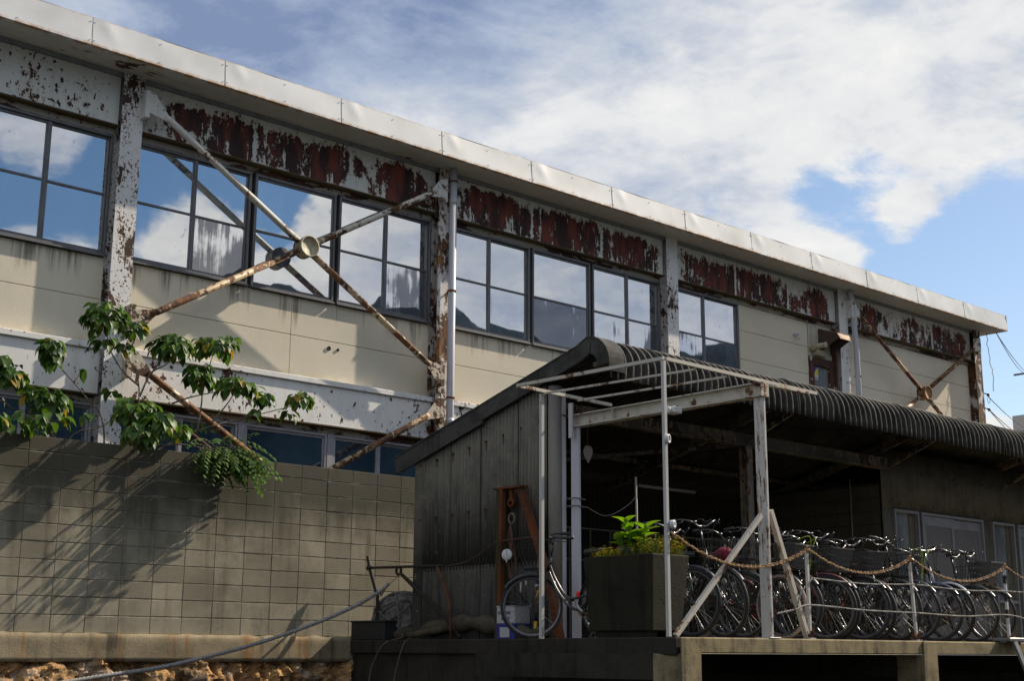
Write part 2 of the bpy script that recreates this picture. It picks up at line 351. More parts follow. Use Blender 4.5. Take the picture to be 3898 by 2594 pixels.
def glass(name, peelamt=0.0, refl=0.68, bare=0.16, under=(0.06, 0.07, 0.082), zt=(6.6, 7.45)):
    """window pane behind an old mirror film; where the film has gone the dark room shows"""
    m = bpy.data.materials.new(name); m.use_nodes = True; g = NT(m.node_tree)
    o = g.obj(); z = g.sep(o)[2]
    n = g.noise(g.scale(o, (1, 1, 0.8)), 1.9, 5, 0.5, 0.2); run = g.noise(g.scale(o, (9, 1, 0.55)), 1.6, 5, 0.6)
    blot = g.noise(g.scale(o, (1, 1, 0.8), (3, 0, 5)), 4.5, 5, 0.6)
    zz = g.lin(z, zt[0], zt[1], 0.10, -0.02)
    f = g.math('ADD', g.math('ADD', g.math('MULTIPLY', n, 0.65), g.math('MULTIPLY', run, 0.35)), zz)
    thr = 0.80-peelamt*0.46
    bare_m = g.smooth(f, thr-0.03, thr+0.06)
    spots = g.smooth(blot, 0.66, 0.72)
    bare_m = g.math('MAXIMUM', bare_m, g.math('MULTIPLY', spots, 0.75 if peelamt > 0.3 else 0.3))
    gl = g.n('ShaderNodeBsdfGlossy'); gl.inputs['Roughness'].default_value = 0.012
    w = g.noise(o, 1.4, 2, 0.4)
    g.l(g.bump(w, 0.05, 0.03), gl.inputs['Normal'])
    cl = g.mix(bare_m, (refl, refl*0.99, refl*0.97), (bare, bare*1.02, bare*1.08)); g.l(cl, gl.inputs['Color'])
    df = g.n('ShaderNodeBsdfDiffuse'); haze = g.smooth(g.noise(g.scale(o, (1.2, 1, .5)), 3, 6, 0.6), 0.45, 0.8)
    dc = g.mix(haze, under, tuple(x*2.0 for x in under)); g.l(dc, df.inputs['Color'])
    add = g.n('ShaderNodeAddShader'); g.l(gl.outputs[0], add.inputs[0]); g.l(df.outputs[0], add.inputs[1])
    out = g.n('ShaderNodeOutputMaterial'); g.l(add.outputs[0], out.inputs[0])
    return m
M['g_clean'] = glass('mirrored glass', 0.18)
M['g_some'] = glass('mirrored glass spotted', 0.40)
M['g_peel'] = glass('mirrored glass flaking', 0.66)
M['g_dark'] = glass('mirrored glass mostly bare', 0.92)
M['g_low'] = glass('lower window glass', 0.0, refl=0.42, bare=0.3, under=(0.010, 0.022, 0.040), zt=(3.0, 4.6))
M['g_door'] = glass('door glass', 0.0, refl=0.12, bare=0.1, under=(0.17, 0.19, 0.20))
M['g_shed'] = glass('shed window glass', 0.0, refl=0.10, bare=0.1, under=(0.10, 0.11, 0.12))

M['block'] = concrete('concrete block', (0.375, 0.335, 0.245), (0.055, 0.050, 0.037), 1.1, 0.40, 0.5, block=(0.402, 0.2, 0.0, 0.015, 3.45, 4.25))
M['mortar'] = concrete('mortar', (0.22, 0.20, 0.15), (0.07, 0.062, 0.048), 4, 0.5)
M['footing'] = None
def footing_mat():
    m = concrete('footing concrete', (0.31, 0.255, 0.165), (0.085, 0.068, 0.043), 2.0, 0.7, 1.0)
    g = NT.__new__(NT); g.t = m.node_tree
    b = [n for n in g.t.nodes if n.type == 'BSDF_PRINCIPLED'][0]; src = b.inputs['Base Color'].links[0].from_socket
    st = g.noise(g.scale(g.obj(), (2.6, 2, 0.15)), 2, 6, 0.6)
    g.l(g.mix(g.math('MULTIPLY', g.smooth(st, 0.54, 0.68), 0.75), src, (0.26, 0.115, 0.03)), b.inputs['Base Color']); return m
M['footing'] = footing_mat()
def rock_mat():
    m, g, b = mat('rock', (0.3, 0.2, 0.1), 0.9, spec=0.2)
    o = g.obj(); n = g.noise(o, 2.2, 10, 0.7, 0.6); n2 = g.noise(o, 9, 8, 0.7)
    n3 = g.noise(g.scale(o, (1, 1, 1), (5, 5, 5)), 1.6, 8, 0.65, .4)
    c = g.mix(g.smooth(n, 0.38, 0.62), (0.14, 0.09, 0.045), (0.58, 0.34, 0.14))
    c = g.mix(g.math('MULTIPLY', g.smooth(n2, 0.52, 0.62), 0.75), c, (0.04, 0.03, 0.02))
    c = g.mix(g.math('MULTIPLY', g.smooth(n3, 0.52, 0.62), 0.7), c, (0.46, 0.36, 0.28))
    c = g.mix(g.math('MULTIPLY', g.smooth(g.noise(o, 1.1, 8, 0.65), 0.55, 0.62), 0.6), c, (0.30, 0.11, 0.05))
    g.l(c, b.inputs['Base Color']); g.l(g.bump(g.math('ADD', n, g.math('MULTIPLY', n2, 0.7)), 1.0, 0.08), b.inputs['Normal']); return m
M['rock'] = rock_mat()
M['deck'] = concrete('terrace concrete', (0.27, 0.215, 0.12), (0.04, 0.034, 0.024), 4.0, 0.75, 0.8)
M['deck_shaded'] = concrete('shaded concrete', (0.042, 0.037, 0.027), (0.011, 0.010, 0.008), 2.0, 0.8, 0.8)  # terrace concrete darkened: shade of the left face and underside put into the colour
M['planter'] = concrete('planter concrete', (0.026, 0.0225, 0.014), (0.008, 0.0075, 0.0055), 3.2, 0.8, 1.0, moss=(0.03, 0.032, 0.013))
M['asphalt'] = concrete('asphalt', (0.05, 0.05, 0.048), (0.03, 0.03, 0.03), 1.2, 0.2, 0.4)
M['soil'] = concrete('soil', (0.07, 0.055, 0.035), (0.03, 0.025, 0.018), 3, 0.2, 0.8)

def slate_mat(name, base, dark, dirt_shade_z=None, ridge=None):
    m, g, b = mat(name, base, 0.88, spec=0.25)
    o = g.obj(); n = g.noise(o, 2.6, 10, 0.68); f = g.noise(o, 38, 5, 0.7); st = g.noise(g.scale(o, (6, 6, 0.4)), 2.0, 6, 0.6)
    c = g.mix(g.smooth(n, 0.40, 0.66), base, dark)
    c = g.mix(g.math('MULTIPLY', g.smooth(st, 0.5, 0.7), 0.5), c, tuple(v*0.45 for v in dark))
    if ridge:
        # pale crests: sunlit ridge lines put into the colour, with lichen wear
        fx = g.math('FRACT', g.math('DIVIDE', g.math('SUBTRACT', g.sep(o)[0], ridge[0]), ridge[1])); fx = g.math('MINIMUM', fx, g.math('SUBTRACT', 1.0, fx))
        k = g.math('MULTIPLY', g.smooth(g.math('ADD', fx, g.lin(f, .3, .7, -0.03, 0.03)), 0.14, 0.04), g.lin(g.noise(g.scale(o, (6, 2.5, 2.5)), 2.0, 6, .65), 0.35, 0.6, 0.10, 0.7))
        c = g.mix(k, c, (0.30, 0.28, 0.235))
    if dirt_shade_z:
        z = g.sep(o)[2]; a, bb = dirt_shade_z
        k = g.smooth(g.math('ADD', z, g.lin(st, 0.3, 0.7, -0.45, 0.45)), bb, a)  # darker low down: dirt runs plus shade put into the colour
        c = g.mix(g.math('MULTIPLY', k, 0.82), c, (0.018, 0.017, 0.017))
    c = g.mix(g.math('MULTIPLY', g.smooth(g.noise(o, 11, 8, 0.7), 0.60, 0.68), 0.5), c, tuple(min(1, v*2.0) for v in base))
    c = g.mix(g.lin(f, 0.35, 0.65, 0.0, 0.35), c, tuple(v*0.5 for v in dark))
    g.l(c, b.inputs['Base Color']); g.l(g.bump(f, 0.5, 0.008), b.inputs['Normal']); return m
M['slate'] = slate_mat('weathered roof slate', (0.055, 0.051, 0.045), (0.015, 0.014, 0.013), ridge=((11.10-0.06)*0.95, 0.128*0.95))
M['verge'] = slate_mat('weathered verge board', (0.085, 0.082, 0.074), (0.035, 0.034, 0.032))
M['gable'] = slate_mat('corrugated gable board', (0.205, 0.187, 0.15), (0.135, 0.124, 0.10), dirt_shade_z=(2.6, 3.8))
M['gable_base'] = slate_mat('flat gable board', (0.13, 0.122, 0.105), (0.08, 0.076, 0.066), dirt_shade_z=(1.9, 2.6))
M['trim'] = worn('galvanised corner trim', (0.20, 0.185, 0.16), (0.10, 0.092, 0.078), 0.6, metal=0.0, scale=4, amt=0.6, stretch=(2, 2, .4))
M['room'] = slate_mat('corrugated room cladding', (0.13, 0.115, 0.085), (0.085, 0.076, 0.058))
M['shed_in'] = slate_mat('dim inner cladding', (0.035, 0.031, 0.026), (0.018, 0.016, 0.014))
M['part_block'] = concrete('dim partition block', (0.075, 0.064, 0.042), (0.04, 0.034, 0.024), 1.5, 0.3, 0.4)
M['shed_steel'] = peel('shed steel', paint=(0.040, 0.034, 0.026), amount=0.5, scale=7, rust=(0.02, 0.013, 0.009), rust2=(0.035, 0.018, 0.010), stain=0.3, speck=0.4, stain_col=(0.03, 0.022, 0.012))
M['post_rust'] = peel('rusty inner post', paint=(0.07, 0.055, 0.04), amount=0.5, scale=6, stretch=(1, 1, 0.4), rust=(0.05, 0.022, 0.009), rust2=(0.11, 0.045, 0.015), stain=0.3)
M['door_grey'] = worn('grey door sheet', (0.115, 0.11, 0.115), (0.075, 0.072, 0.072), 0.5, scale=2, amt=0.4)
M['door_frame'] = worn('pale door frame', (0.21, 0.22, 0.235), (0.12, 0.12, 0.12), 0.45, metal=0.3, scale=4, amt=0.5)
M['white_post'] = peel('white post paint', paint=(0.50, 0.485, 0.46), amount=0.44, scale=16, stretch=(1.4, 1.4, 0.22), rust=(0.10, 0.045, 0.02), rust2=(0.22, 0.09, 0.035), stain=0.30, speck=0.40, stain_col=(0.34, 0.24, 0.14))
M['white_clean'] = peel('white post paint clean', paint=(0.50, 0.50, 0.54), amount=0.16, scale=7, stretch=(1.4, 1.4, 0.4), rust2=(0.2, 0.09, 0.035), stain=0.2, speck=0.12)
M['white_thin'] = peel('thin post paint', paint=(0.44, 0.43, 0.41), amount=0.30, scale=16, stretch=(1.4, 1.4, 0.25), rust=(0.10, 0.045, 0.02), rust2=(0.2, 0.09, 0.035), stain=0.35, speck=0.3, stain_col=(0.30, 0.24, 0.16))
M['white_beam'] = peel('white beam paint', paint=(0.50, 0.48, 0.42), amount=0.50, scale=7, stretch=(1, 1, 0.8), rust=(0.10, 0.045, 0.02), rust2=(0.24, 0.10, 0.035), stain=0.6, speck=0.3, stain_col=(0.22, 0.20, 0.11))
M['rail_cream'] = peel('cream rail paint', paint=(0.47, 0.43, 0.37), amount=0.38, scale=9, rust=(0.10, 0.045, 0.02), rust2=(0.24, 0.11, 0.04), stain=0.45, speck=0.4)
M['chain'] = worn('rusty chain', (0.26, 0.155, 0.07), (0.10, 0.05, 0.022), 0.8, scale=25, amt=0.8, bump=0.4)
M['rope'] = worn('grey rope', (0.28, 0.27, 0.26), (0.13, 0.125, 0.115), 0.9, scale=18, amt=0.6, fine=150, bump=0.6)
M['cord'] = worn('pale cord', (0.27, 0.25, 0.215), (0.14, 0.13, 0.11), 0.9, scale=30, amt=0.6)
M['cord_grey'] = worn('weathered grey cord', (0.16, 0.15, 0.13), (0.08, 0.075, 0.065), 0.9, scale=30, amt=0.6)
M['cord_dark'] = worn('reddish cord', (0.13, 0.065, 0.04), (0.06, 0.03, 0.02), 0.9, scale=30, amt=0.6)
M['orange'] = worn('orange rusty steel', (0.14, 0.040, 0.011), (0.028, 0.019, 0.012), 0.8, scale=3.2, amt=1.0, stretch=(1, 1, .6))
M['moss_wood'] = worn('mossy timber', (0.050, 0.042, 0.018), (0.02, 0.017, 0.009), 0.9, scale=4, amt=0.9, stretch=(1, 1, .5), bump=.5)
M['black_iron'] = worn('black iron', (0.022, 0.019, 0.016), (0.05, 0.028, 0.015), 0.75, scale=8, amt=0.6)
M['rust_iron'] = worn('rusty iron', (0.13, 0.05, 0.02), (0.03, 0.018, 0.012), 0.85, scale=7, amt=0.9)
M['bark'] = worn('driftwood', (0.085, 0.068, 0.042), (0.028, 0.024, 0.018), 0.95, scale=5, amt=0.9, stretch=(1, 1, 1), bump=0.8, fine=25)
M['net'] = worn('bundled net', (0.16, 0.15, 0.145), (0.028, 0.022, 0.016), 0.95, scale=9, amt=0.95, bump=1.0, fine=30)
M['black'] = worn('black box', (0.018, 0.018, 0.018), (0.035, 0.033, 0.03), 0.7, scale=6, amt=0.5)
M['yellow'] = mat('yellow band', (0.50, 0.32, 0.02), 0.55)[0]
M['white_plastic'] = worn('white plastic', (0.62, 0.62, 0.62), (0.42, 0.42, 0.40), 0.45, scale=8, amt=0.4, bump=0.03)
M['blue_plastic'] = worn('blue plastic', (0.012, 0.10, 0.19), (0.01, 0.05, 0.09), 0.5, scale=5, amt=0.5)
M['blue_tin'] = worn('blue tin paint', (0.02, 0.035, 0.22), (0.012, 0.02, 0.10), 0.45, scale=6, amt=0.5)
M['white_tin'] = worn('white tin paint', (0.45, 0.44, 0.46), (0.28, 0.26, 0.24), 0.45, scale=6, amt=0.5)
M['ink'] = mat('dark ink', (0.02, 0.02, 0.03), 0.6)[0]
M['ink_blue'] = mat('blue ink', (0.03, 0.06, 0.45), 0.6)[0]
M['ink_yellow'] = mat('yellow ink', (0.60, 0.55, 0.05), 0.6)[0]
M['paper'] = mat('sticker white', (0.65, 0.66, 0.68), 0.6)[0]
M['ladder'] = worn('ladder aluminium', (0.22, 0.22, 0.22), (0.18, 0.18, 0.18), 0.45, metal=0.5, scale=6, amt=0.5)
M['far_wall'] = worn('far grey wall', (0.62, 0.53, 0.48), (0.48, 0.42, 0.38), 0.85, scale=1.0, amt=0.5)
M['wire'] = mat('dark wire', (0.05, 0.05, 0.06), 0.6)[0]
M['tube_white'] = mat('lamp tube glass', (0.30, 0.29, 0.28), 0.3)[0]
M['hood_top'] = worn('rusty hood sheet', (0.44, 0.26, 0.13), (0.10, 0.045, 0.03), 0.7, scale=6, amt=0.6)
M['hood_side'] = worn('brown hood side', (0.085, 0.055, 0.045), (0.04, 0.03, 0.025), 0.7, scale=5, amt=0.6)
M['door_rust'] = peel('rusty door frame', paint=(0.52, 0.49, 0.43), amount=0.66, scale=8, stretch=(1, 1, .5), rust=(0.05, 0.025, 0.018), rust2=(0.12, 0.035, 0.02), stain=0.6, speck=0.5)
M['stain_panel'] = peel('rust stained panel', paint=(0.50, 0.46, 0.36), amount=0.2, scale=3, stretch=(1, 1, .3), stain=0.95, speck=0.1, stain_col=(0.26, 0.14, 0.045))
M['hill'] = worn('wooded hillside', (0.010, 0.018, 0.025), (0.006, 0.012, 0.018), 1.0, scale=0.05, amt=0.8, bump=0, fine=0.4, spec=0.0)
# bicycles
def paint(name, c, rough=0.28): 
    m, g, b = mat(name, c, rough); b.inputs['Coat Weight'].default_value = 0.4
    g.l(g.lin(g.noise(g.obj(), 12, 5, .6), .3, .7, rough*0.7, rough+0.25), b.inputs['Roughness']); return m
for k, c in (('bk', (0.012, 0.012, 0.013)), ('sv', (0.40, 0.41, 0.43)), ('gn', (0.012, 0.035, 0.022)), ('rd', (0.11, 0.008, 0.008)), ('bl', (0.015, 0.03, 0.09)), ('br', (0.06, 0.025, 0.015)), ('wt', (0.55, 0.54, 0.52))):
    M['paint_'+k] = paint('bicycle paint '+k, c)
M['chrome'] = worn('bicycle steel', (0.20, 0.20, 0.21), (0.04, 0.036, 0.032), 0.18, metal=1.0, scale=15, amt=0.5, bump=0.02)
M['rim'] = worn('alloy rim', (0.17, 0.17, 0.185), (0.08, 0.08, 0.08), 0.36, metal=0.6, scale=12, amt=0.5, bump=0.02)
M['tyre'] = worn('black tyre', (0.020, 0.020, 0.020), (0.05, 0.047, 0.042), 0.7, scale=8, amt=0.5)
M['tyre_cream'] = worn('cream tyre', (0.42, 0.34, 0.30), (0.25, 0.20, 0.17), 0.75, scale=8, amt=0.5)
M['rubber'] = mat('black rubber grip', (0.016, 0.016, 0.016), 0.35)[0]
M['spoke'] = mat('dull spoke steel', (0.09, 0.09, 0.09), 0.45, 0.4)[0]
M['saddle'] = mat('black saddle vinyl', (0.02, 0.02, 0.02), 0.4)[0]
M['basket_bk'] = mat('black basket', (0.018, 0.018, 0.018), 0.4)[0]
M['basket_gy'] = worn('grey resin basket', (0.085, 0.08, 0.075), (0.05, 0.047, 0.045), 0.55, scale=8, amt=0.4)
M['lime'] = mat('lime cable', (0.35, 0.50, 0.02), 0.45)[0]
M['red_ref'] = mat('red reflector', (0.55, 0.02, 0.01), 0.2)[0]
M['lamp_glass'] = mat('headlamp lens', (0.20, 0.20, 0.18), 0.12)[0]
M['cloth_red'] = worn('wine red cloth', (0.20, 0.015, 0.035), (0.09, 0.01, 0.02), 0.85, scale=14, amt=0.7, bump=.4)
# plants
def leaf_mat(name, c1, c2, trans=0.35):
    m = bpy.data.materials.new(name); m.use_nodes = True; g = NT(m.node_tree)
    o = g.obj(); n = g.noise(o, 3.5, 5, 0.6); n2 = g.noise(o, 22, 4, 0.6)
    c = g.mix(g.smooth(n, 0.35, 0.68), c1, c2); c = g.mix(g.lin(n2, .35, .65, 0, .3), c, tuple(v*0.55 for v in c1))
    b = g.n('ShaderNodeBsdfPrincipled'); g.l(c, b.inputs['Base Color']); b.inputs['Roughness'].default_value = 0.48; b.inputs['Specular IOR Level'].default_value = 0.35
    t = g.n('ShaderNodeBsdfTranslucent'); g.l(g.mix(1.0, c, (1.5, 1.5, 0.6, 1), 'MULTIPLY'), t.inputs['Color'])
    mx = g.n('ShaderNodeMixShader'); mx.inputs[0].default_value = trans; g.l(b.outputs[0], mx.inputs[1]); g.l(t.outputs[0], mx.inputs[2])
    out = g.n('ShaderNodeOutputMaterial'); g.l(mx.outputs[0], out.inputs[0]); return m
M['leaf'] = leaf_mat('broad green leaf', (0.055, 0.125, 0.016), (0.10, 0.18, 0.032))
M['leaf_dark'] = leaf_mat('dark green leaf', (0.034, 0.085, 0.014), (0.065, 0.125, 0.026))
M['leaf_yel'] = leaf_mat('yellowing leaf', (0.26, 0.20, 0.02), (0.36, 0.20, 0.02))
M['leaf_fern'] = leaf_mat('fern green leaflet', (0.055, 0.135, 0.016), (0.11, 0.21, 0.035))
M['leaf_lime'] = leaf_mat('fresh lime leaf', (0.13, 0.26, 0.015), (0.20, 0.34, 0.03), 0.4)
M['moss_y'] = leaf_mat('yellow sprig', (0.44, 0.28, 0.02), (0.34, 0.25, 0.02))
M['stem'] = worn('plant stem', (0.17, 0.13, 0.10), (0.09, 0.07, 0.05), 0.85, scale=12, amt=0.7)

# ------------------------------------------------------------------ ground and hills
def plain():
    mb = MB(); mb.add([(-3000,-3000,0),(3000,-3000,0),(3000,3000,0),(-3000,3000,0)], [(0,1,2,3)])
    struct(mb.build('ground', M['asphalt']))
    mb = MB(); mb.box(2.0, 26, 15.02, 16.02, 2.6, 3.2); struct(mb.build('soil_bank', M['soil']))
    # wooded hills across the water side, seen mirrored in the windows
    prof = [(-10, 9), (0, 10), (10, 12), (20, 13.2), (26, 13.4), (28.5, 14.2), (31.3, 15.75), (33.2, 14.9), (34.8, 13.6), (36.5, 14.7), (38, 14.9), (40, 13.6), (44, 12.8), (50, 12.2), (60, 11), (75, 9), (95, 6)]
    def el(a):
        for (a0, e0), (a1, e1) in zip(prof, prof[1:]):
            if a0 <= a <= a1:
                t = (a-a0)/(a1-a0); t = t*t*(3-2*t); return e0+(e1-e0)*t
        return 5
    rows = []
    for j in range(15):
        d = 180+j*26.0; row = []
        for i in range(160):
            a = -10+105*i/159; e = el(a)*min(1.0, (j/13.0)**0.85) if j < 14 else el(a)*0.8
            p = Vector((math.sin(R(a))*d, -math.cos(R(a))*d, 0))
            nz = mnoise.noise(p*0.02)*6+mnoise.noise(p*0.09)*2.5+mnoise.noise(p*0.3)*1.2
            row.append((p.x, p.y+32, max(-1, math.tan(R(e))*d+1.6+nz*(0.3+0.5*j/14)-4*(1-j/14))))
        rows.append(row)
    struct(MB().grid(rows).build('hills', M['hill']))
plain()

# ------------------------------------------------------------------ factory building
CX = [2.13, 7.53, 12.93, 18.33, 23.75, 29.22]
prng = random.Random(12)
def factory():
    T = thing('factory_building', 'long cream two-storey steel building with rust-peeled girders, mirrored windows and cross braces', 'building', (18, 16, 1.8))
    # core behind the facade
    MB().box(2.0, 29.3, 16.40, 26.0, 1.8, 9.3).build('wall_core', M['seal'], T)
    # roof sheet
    MB().add([(2,15.52,9.515),(29.76,15.52,9.515),(29.76,26.4,9.9),(2,26.4,9.9),(2,15.52,9.49),(29.76,15.52,9.49),(29.76,26.4,9.87),(2,26.4,9.87)],
             [(0,1,2,3),(7,6,5,4),(0,4,5,1),(1,5,6,2),(2,6,7,3),(3,7,4,0)]).build('roof', M['soffit_trim'], T)
    # fascia: dented sheets between joints
    js = [2.0, 2.83, 4.75, 6.67, 8.595, 10.525, 12.42, 14.32, 16.22, 18.14, 20.07, 22.0, 23.94, 25.88, 27.83, 29.775]
    r2 = random.Random(3)
    for k, (a, b) in enumerate(zip(js, js[1:])):
        mb = MB(); rows = []; nx, nz = 30, 8; sd = r2.random()*50
        for j in range(nz+1):
            z = 9.135+(9.525-9.135)*j/nz; row = []
            for i in range(nx+1):
                t = i/nx; x = a+(b-a)*t
                ed = math.sin(math.pi*t)**0.5
                d = mnoise.noise(Vector((x*1.1+sd, z*1.6, sd)))*0.011*ed + mnoise.noise(Vector((x*2.6, z*2.2, sd+9)))*0.0025
                # the crease beside each joint and where the sheet was kinked
                d += (0.004+0.010*r2.random() if 0 else 0.008)*math.exp(-((t-0.09-0.10*(9.52-z)/0.4)/0.045)**2)*math.exp(-((z-9.42)/0.14)**2)
                row.append((x, 15.485-d-0.004*(1-t)+0.030*j/nz, z))
            rows.append(row)
        mb.grid(rows)
        # return lips
        mb.add([rows[0][0], rows[0][-1], (b-0.004, 15.56, 9.135), (a+0.004, 15.56, 9.135)], [(0,1,2,3)])
        mb.add([rows[-1][0], rows[-1][-1], (b-0.004, 15.60, 9.530), (a+0.004, 15.60, 9.530)], [(3,2,1,0)])
        # screw heads
        for t in (0.015, 0.5, 0.985):
            for zz in (9.2, 9.46):
                mb.box(a+(b-a)*t-0.005, a+(b-a)*t+0.005, 15.474+0.03*(zz-9.135)/.39, 15.482+0.03*(zz-9.135)/.39, zz-0.005, zz+0.005)
        mb.build('fascia_panel', M['fascia'], T)
    # end return of the eave
    MB().box(29.775, 29.785, 15.50, 26.2, 9.14, 9.53).build('fascia_end', M['fascia'], T)
    MB().box(2, 29.76, 15.565, 16.30, 9.15, 9.165).build('soffit', M['soffit'], T)
    MB().box(2, 29.2, 16.045, 16.10, 9.095, 9.148).build('soffit_trim', M['soffit_trim'], T)
    # columns (H section)
    for i, x in enumerate(CX):
        mb = MB(); m = M['column'][(i-1) % 5] if i else M['column'][3]
        w = 0.15
        mb.box(x-w, x+w, 16.0, 16.014, 1.8, 9.148); mb.box(x-0.006, x+0.006, 16.014, 16.24, 1.8, 9.148); mb.box(x-w, x+w, 16.24, 16.254, 1.8, 9.148)
        mb.build('column', m, T)
        MB().box(x-0.147, x+0.147, 16.262, 16.38, 1.8, 9.14).build('column_backing', M['seal'], T)
    for b in range(5):
        x0, x1 = CX[b]+0.155, CX[b+1]-0.155
        # upper girder with stiffener seams and bottom flange
        mb = MB(); mb.box(x0, x1, 16.10, 16.20, 8.405, 9.094)
        seams = [x0+(x1-x0)*t for t in (0.345, 0.675)]
        for s in seams: mb.box(s-0.012, s+0.012, 16.092, 16.0985, 8.41, 9.09)
        mb.build('girder', M['girder'][b], T)
        MB().box(x0, x1, 16.045, 16.27, 8.385, 8.404).build('girder_flange', M['flange'], T)
        MB().box(x0, x1, 16.175, 16.27, 8.300, 8.384).build('flashing', M['flash'], T, bevel=0.006)
        # lower girder
        mb = MB(); mb.box(x0, x1, 16.10, 16.19, 4.772, 5.345); mb.box(x0, x1, 16.06, 16.19, 5.347, 5.425); mb.build('girder', M['girder_low'], T, bevel=0.006)
        MB().box(x0, x1, 16.05, 16.27, 4.752, 4.770).build('girder_flange', M['flange'], T)
        MB().box(x0, x1, 16.18, 16.27, 4.665, 4.751).build('flashing', M['flash'], T, bevel=0.006)
        # cladding panels: separate courses with open joints
        zs = [5.43, 6.035, 6.60] if b < 3 else [5.43, 6.035, 6.61, 7.20, 7.775, 8.298]
        xl = x0 if b != 3 else 20.46
        xr = x1 if b != 3 else 22.72
        xs = [x0, (x0+x1)/2+0.03, x1]
        if b == 3: xs = [xl, xr]
        for xa, xb in zip(xs, xs[1:]):
            mb = MB()
            for za, zb in zip(zs, zs[1:]):
                mb.box(xa+0.002, xb-0.002, 16.20, 16.33, za+0.003, zb-0.003)
            mb.build('wall_panel', M['panel'], T, bevel=0.006)
        if b == 3:
            mb = MB()
            for xa, xb in ((x0, 20.46), (22.72, x1)):
                for za, zb in ((5.43, 6.035), (6.035, 6.60)):
                    mb.box(xa+0.002, xb-0.002, 16.20, 16.33, za+0.003, zb-0.003)
            mb.build('wall_panel', M['panel'], T, bevel=0.006)
        MB().box(x0, x1, 16.33, 16.36, 5.43, 8.3).build('wall_backing', M['seal'], T)
        MB().box(x0, x1, 16.20, 16.33, 1.8, 2.9).build('wall_panel', M['panel'], T)
        # upper windows
        def unit(xa, xb, mulls, z0, z1, trans, glasses, light=False):
            """frame with sashes; glasses = list per light of (lower, upper)"""
            fm = MB(); w = 0.035
            fm.box(xa, xb, 16.165, 16.262, z0, z0+0.045); fm.box(xa, xb, 16.165, 16.262, z1-0.04, z1)
            fm.box(xa, xa+w, 16.165, 16.262, z0+0.045, z1-0.04); fm.box(xb-w, xb, 16.165, 16.262, z0+0.045, z1-0.04)
            fm.box(xa-0.01, xb+0.01, 16.135, 16.165, z0-0.012, z0+0.012)
            W = None
            edges = [xa+w]+list(mulls)+[xb-w]; panes = []
            for q, (ea, eb) in enumerate(zip(edges, edges[1:])):
                yo = 0.016*(q % 2)
                la = ea+(0.018 if q else 0); lb = eb-(0.018 if q < len(edges)-2 else 0)
                if q: fm.box(ea-0.026, ea+0.026, 16.178+0.004, 16.25, z0+0.045, z1-0.04)
                # sash rails
                fm.box(la+0.0, lb, 16.192+yo, 16.236+yo, z0+0.045, z0+0.085); fm.box(la, lb, 16.192+yo, 16.236+yo, z1-0.072, z1-0.04)
                fm.box(la, la+0.022, 16.192+yo, 16.236+yo, z0+0.085, z1-0.072); fm.box(lb-0.022, lb, 16.192+yo, 16.236+yo, z0+0.085, z1-0.072)
                if trans: fm.box(la+0.022, lb-0.022, 16.196+yo, 16.232+yo, trans-0.017, trans+0.017)
                tops = [(z0+0.085, trans-0.017), (trans+0.017, z1-0.072)] if trans else [(z0+0.085, z1-0.072)]
                for gk, (za, zb) in zip(glasses[q], tops):
                    panes.append((gk, la+0.022, lb-0.022, 16.212+yo, za, zb))
            W = fm.build('window', M['alu_light'] if light else M['alu'], T, bevel=0.004)
            for gk, a_, b_, y, za, zb in panes:
                # old panes never sit quite in one plane
                p = MB().box(a_, b_, y, y+0.006, za, zb); th, tv = prng.uniform(-1, 1)*0.0045, prng.uniform(-1, 1)*0.004
                p.v = [(vx, vy+th*((vx-a_)/(b_-a_)-0.5)*(b_-a_)*2+tv*((vz-za)/(zb-za)-0.5)*(zb-za)*2, vz) for vx, vy, vz in p.v]
                p.build('pane', M[gk], W)
        o = CX[b]-7.53
        if b == 0:
            unit(o+7.69, o+9.49, [o+8.61], 6.61, 8.298, 7.46, [('g_clean', 'g_clean')]*2)
            unit(o+9.55, o+10.95, [], 6.61, 8.298, 7.46, [('g_clean', 'g_clean')])
            unit(o+11.01, o+12.77, [o+11.9], 6.61, 8.298, 7.46, [('g_clean', 'g_clean'), ('g_clean', 'g_clean')])
        if b == 1:
            unit(7.69, 9.49, [8.61], 6.61, 8.298, 7.46, [('g_clean', 'g_clean'), ('g_peel', 'g_clean')])
            unit(9.55, 10.95, [], 6.61, 8.298, 7.46, [('g_clean', 'g_some')])
            unit(11.01, 12.77, [11.9], 6.61, 8.298, 7.46, [('g_clean', 'g_clean'), ('g_peel', 'g_clean')])
        if b == 2:
            unit(13.09, 14.90, [14.01], 6.61, 8.298, 7.46, [('g_clean', 'g_clean'), ('g_some', 'g_clean')])
            unit(14.96, 16.34, [], 6.61, 8.298, 7.46, [('g_dark', 'g_clean')])
            unit(16.40, 18.17, [17.3], 6.61, 8.298, 7.46, [('g_some', 'g_clean'), ('g_peel', 'g_clean')])
        if b == 3:
            unit(18.49, 20.45, [19.42], 6.61, 8.298, 7.46, [('g_peel', 'g_clean'), ('g_peel', 'g_some')])
        if b < 4:
            unit(x0+0.01, o+9.46, [o+8.61], 2.92, 4.664, None, [('g_low',), ('g_low',)], True)
            unit(o+9.57, o+10.93, [], 2.92, 4.664, None, [('g_low',)], True)
            unit(o+11.04, x1-0.01, [o+11.87], 2.92, 4.664, None, [('g_low',), ('g_low',)], True)
            MB().box(o+9.465, o+9.565, 16.16, 16.26, 2.92, 4.662).build('mullion', M['alu_light'], T)
            MB().box(o+10.935, o+11.035, 16.16, 16.26, 2.92, 4.662).build('mullion', M['alu_light'], T)
        else:
            MB().box(x0, x1, 16.20, 16.33, 2.9, 4.66).build('wall_panel', M['panel'], T)
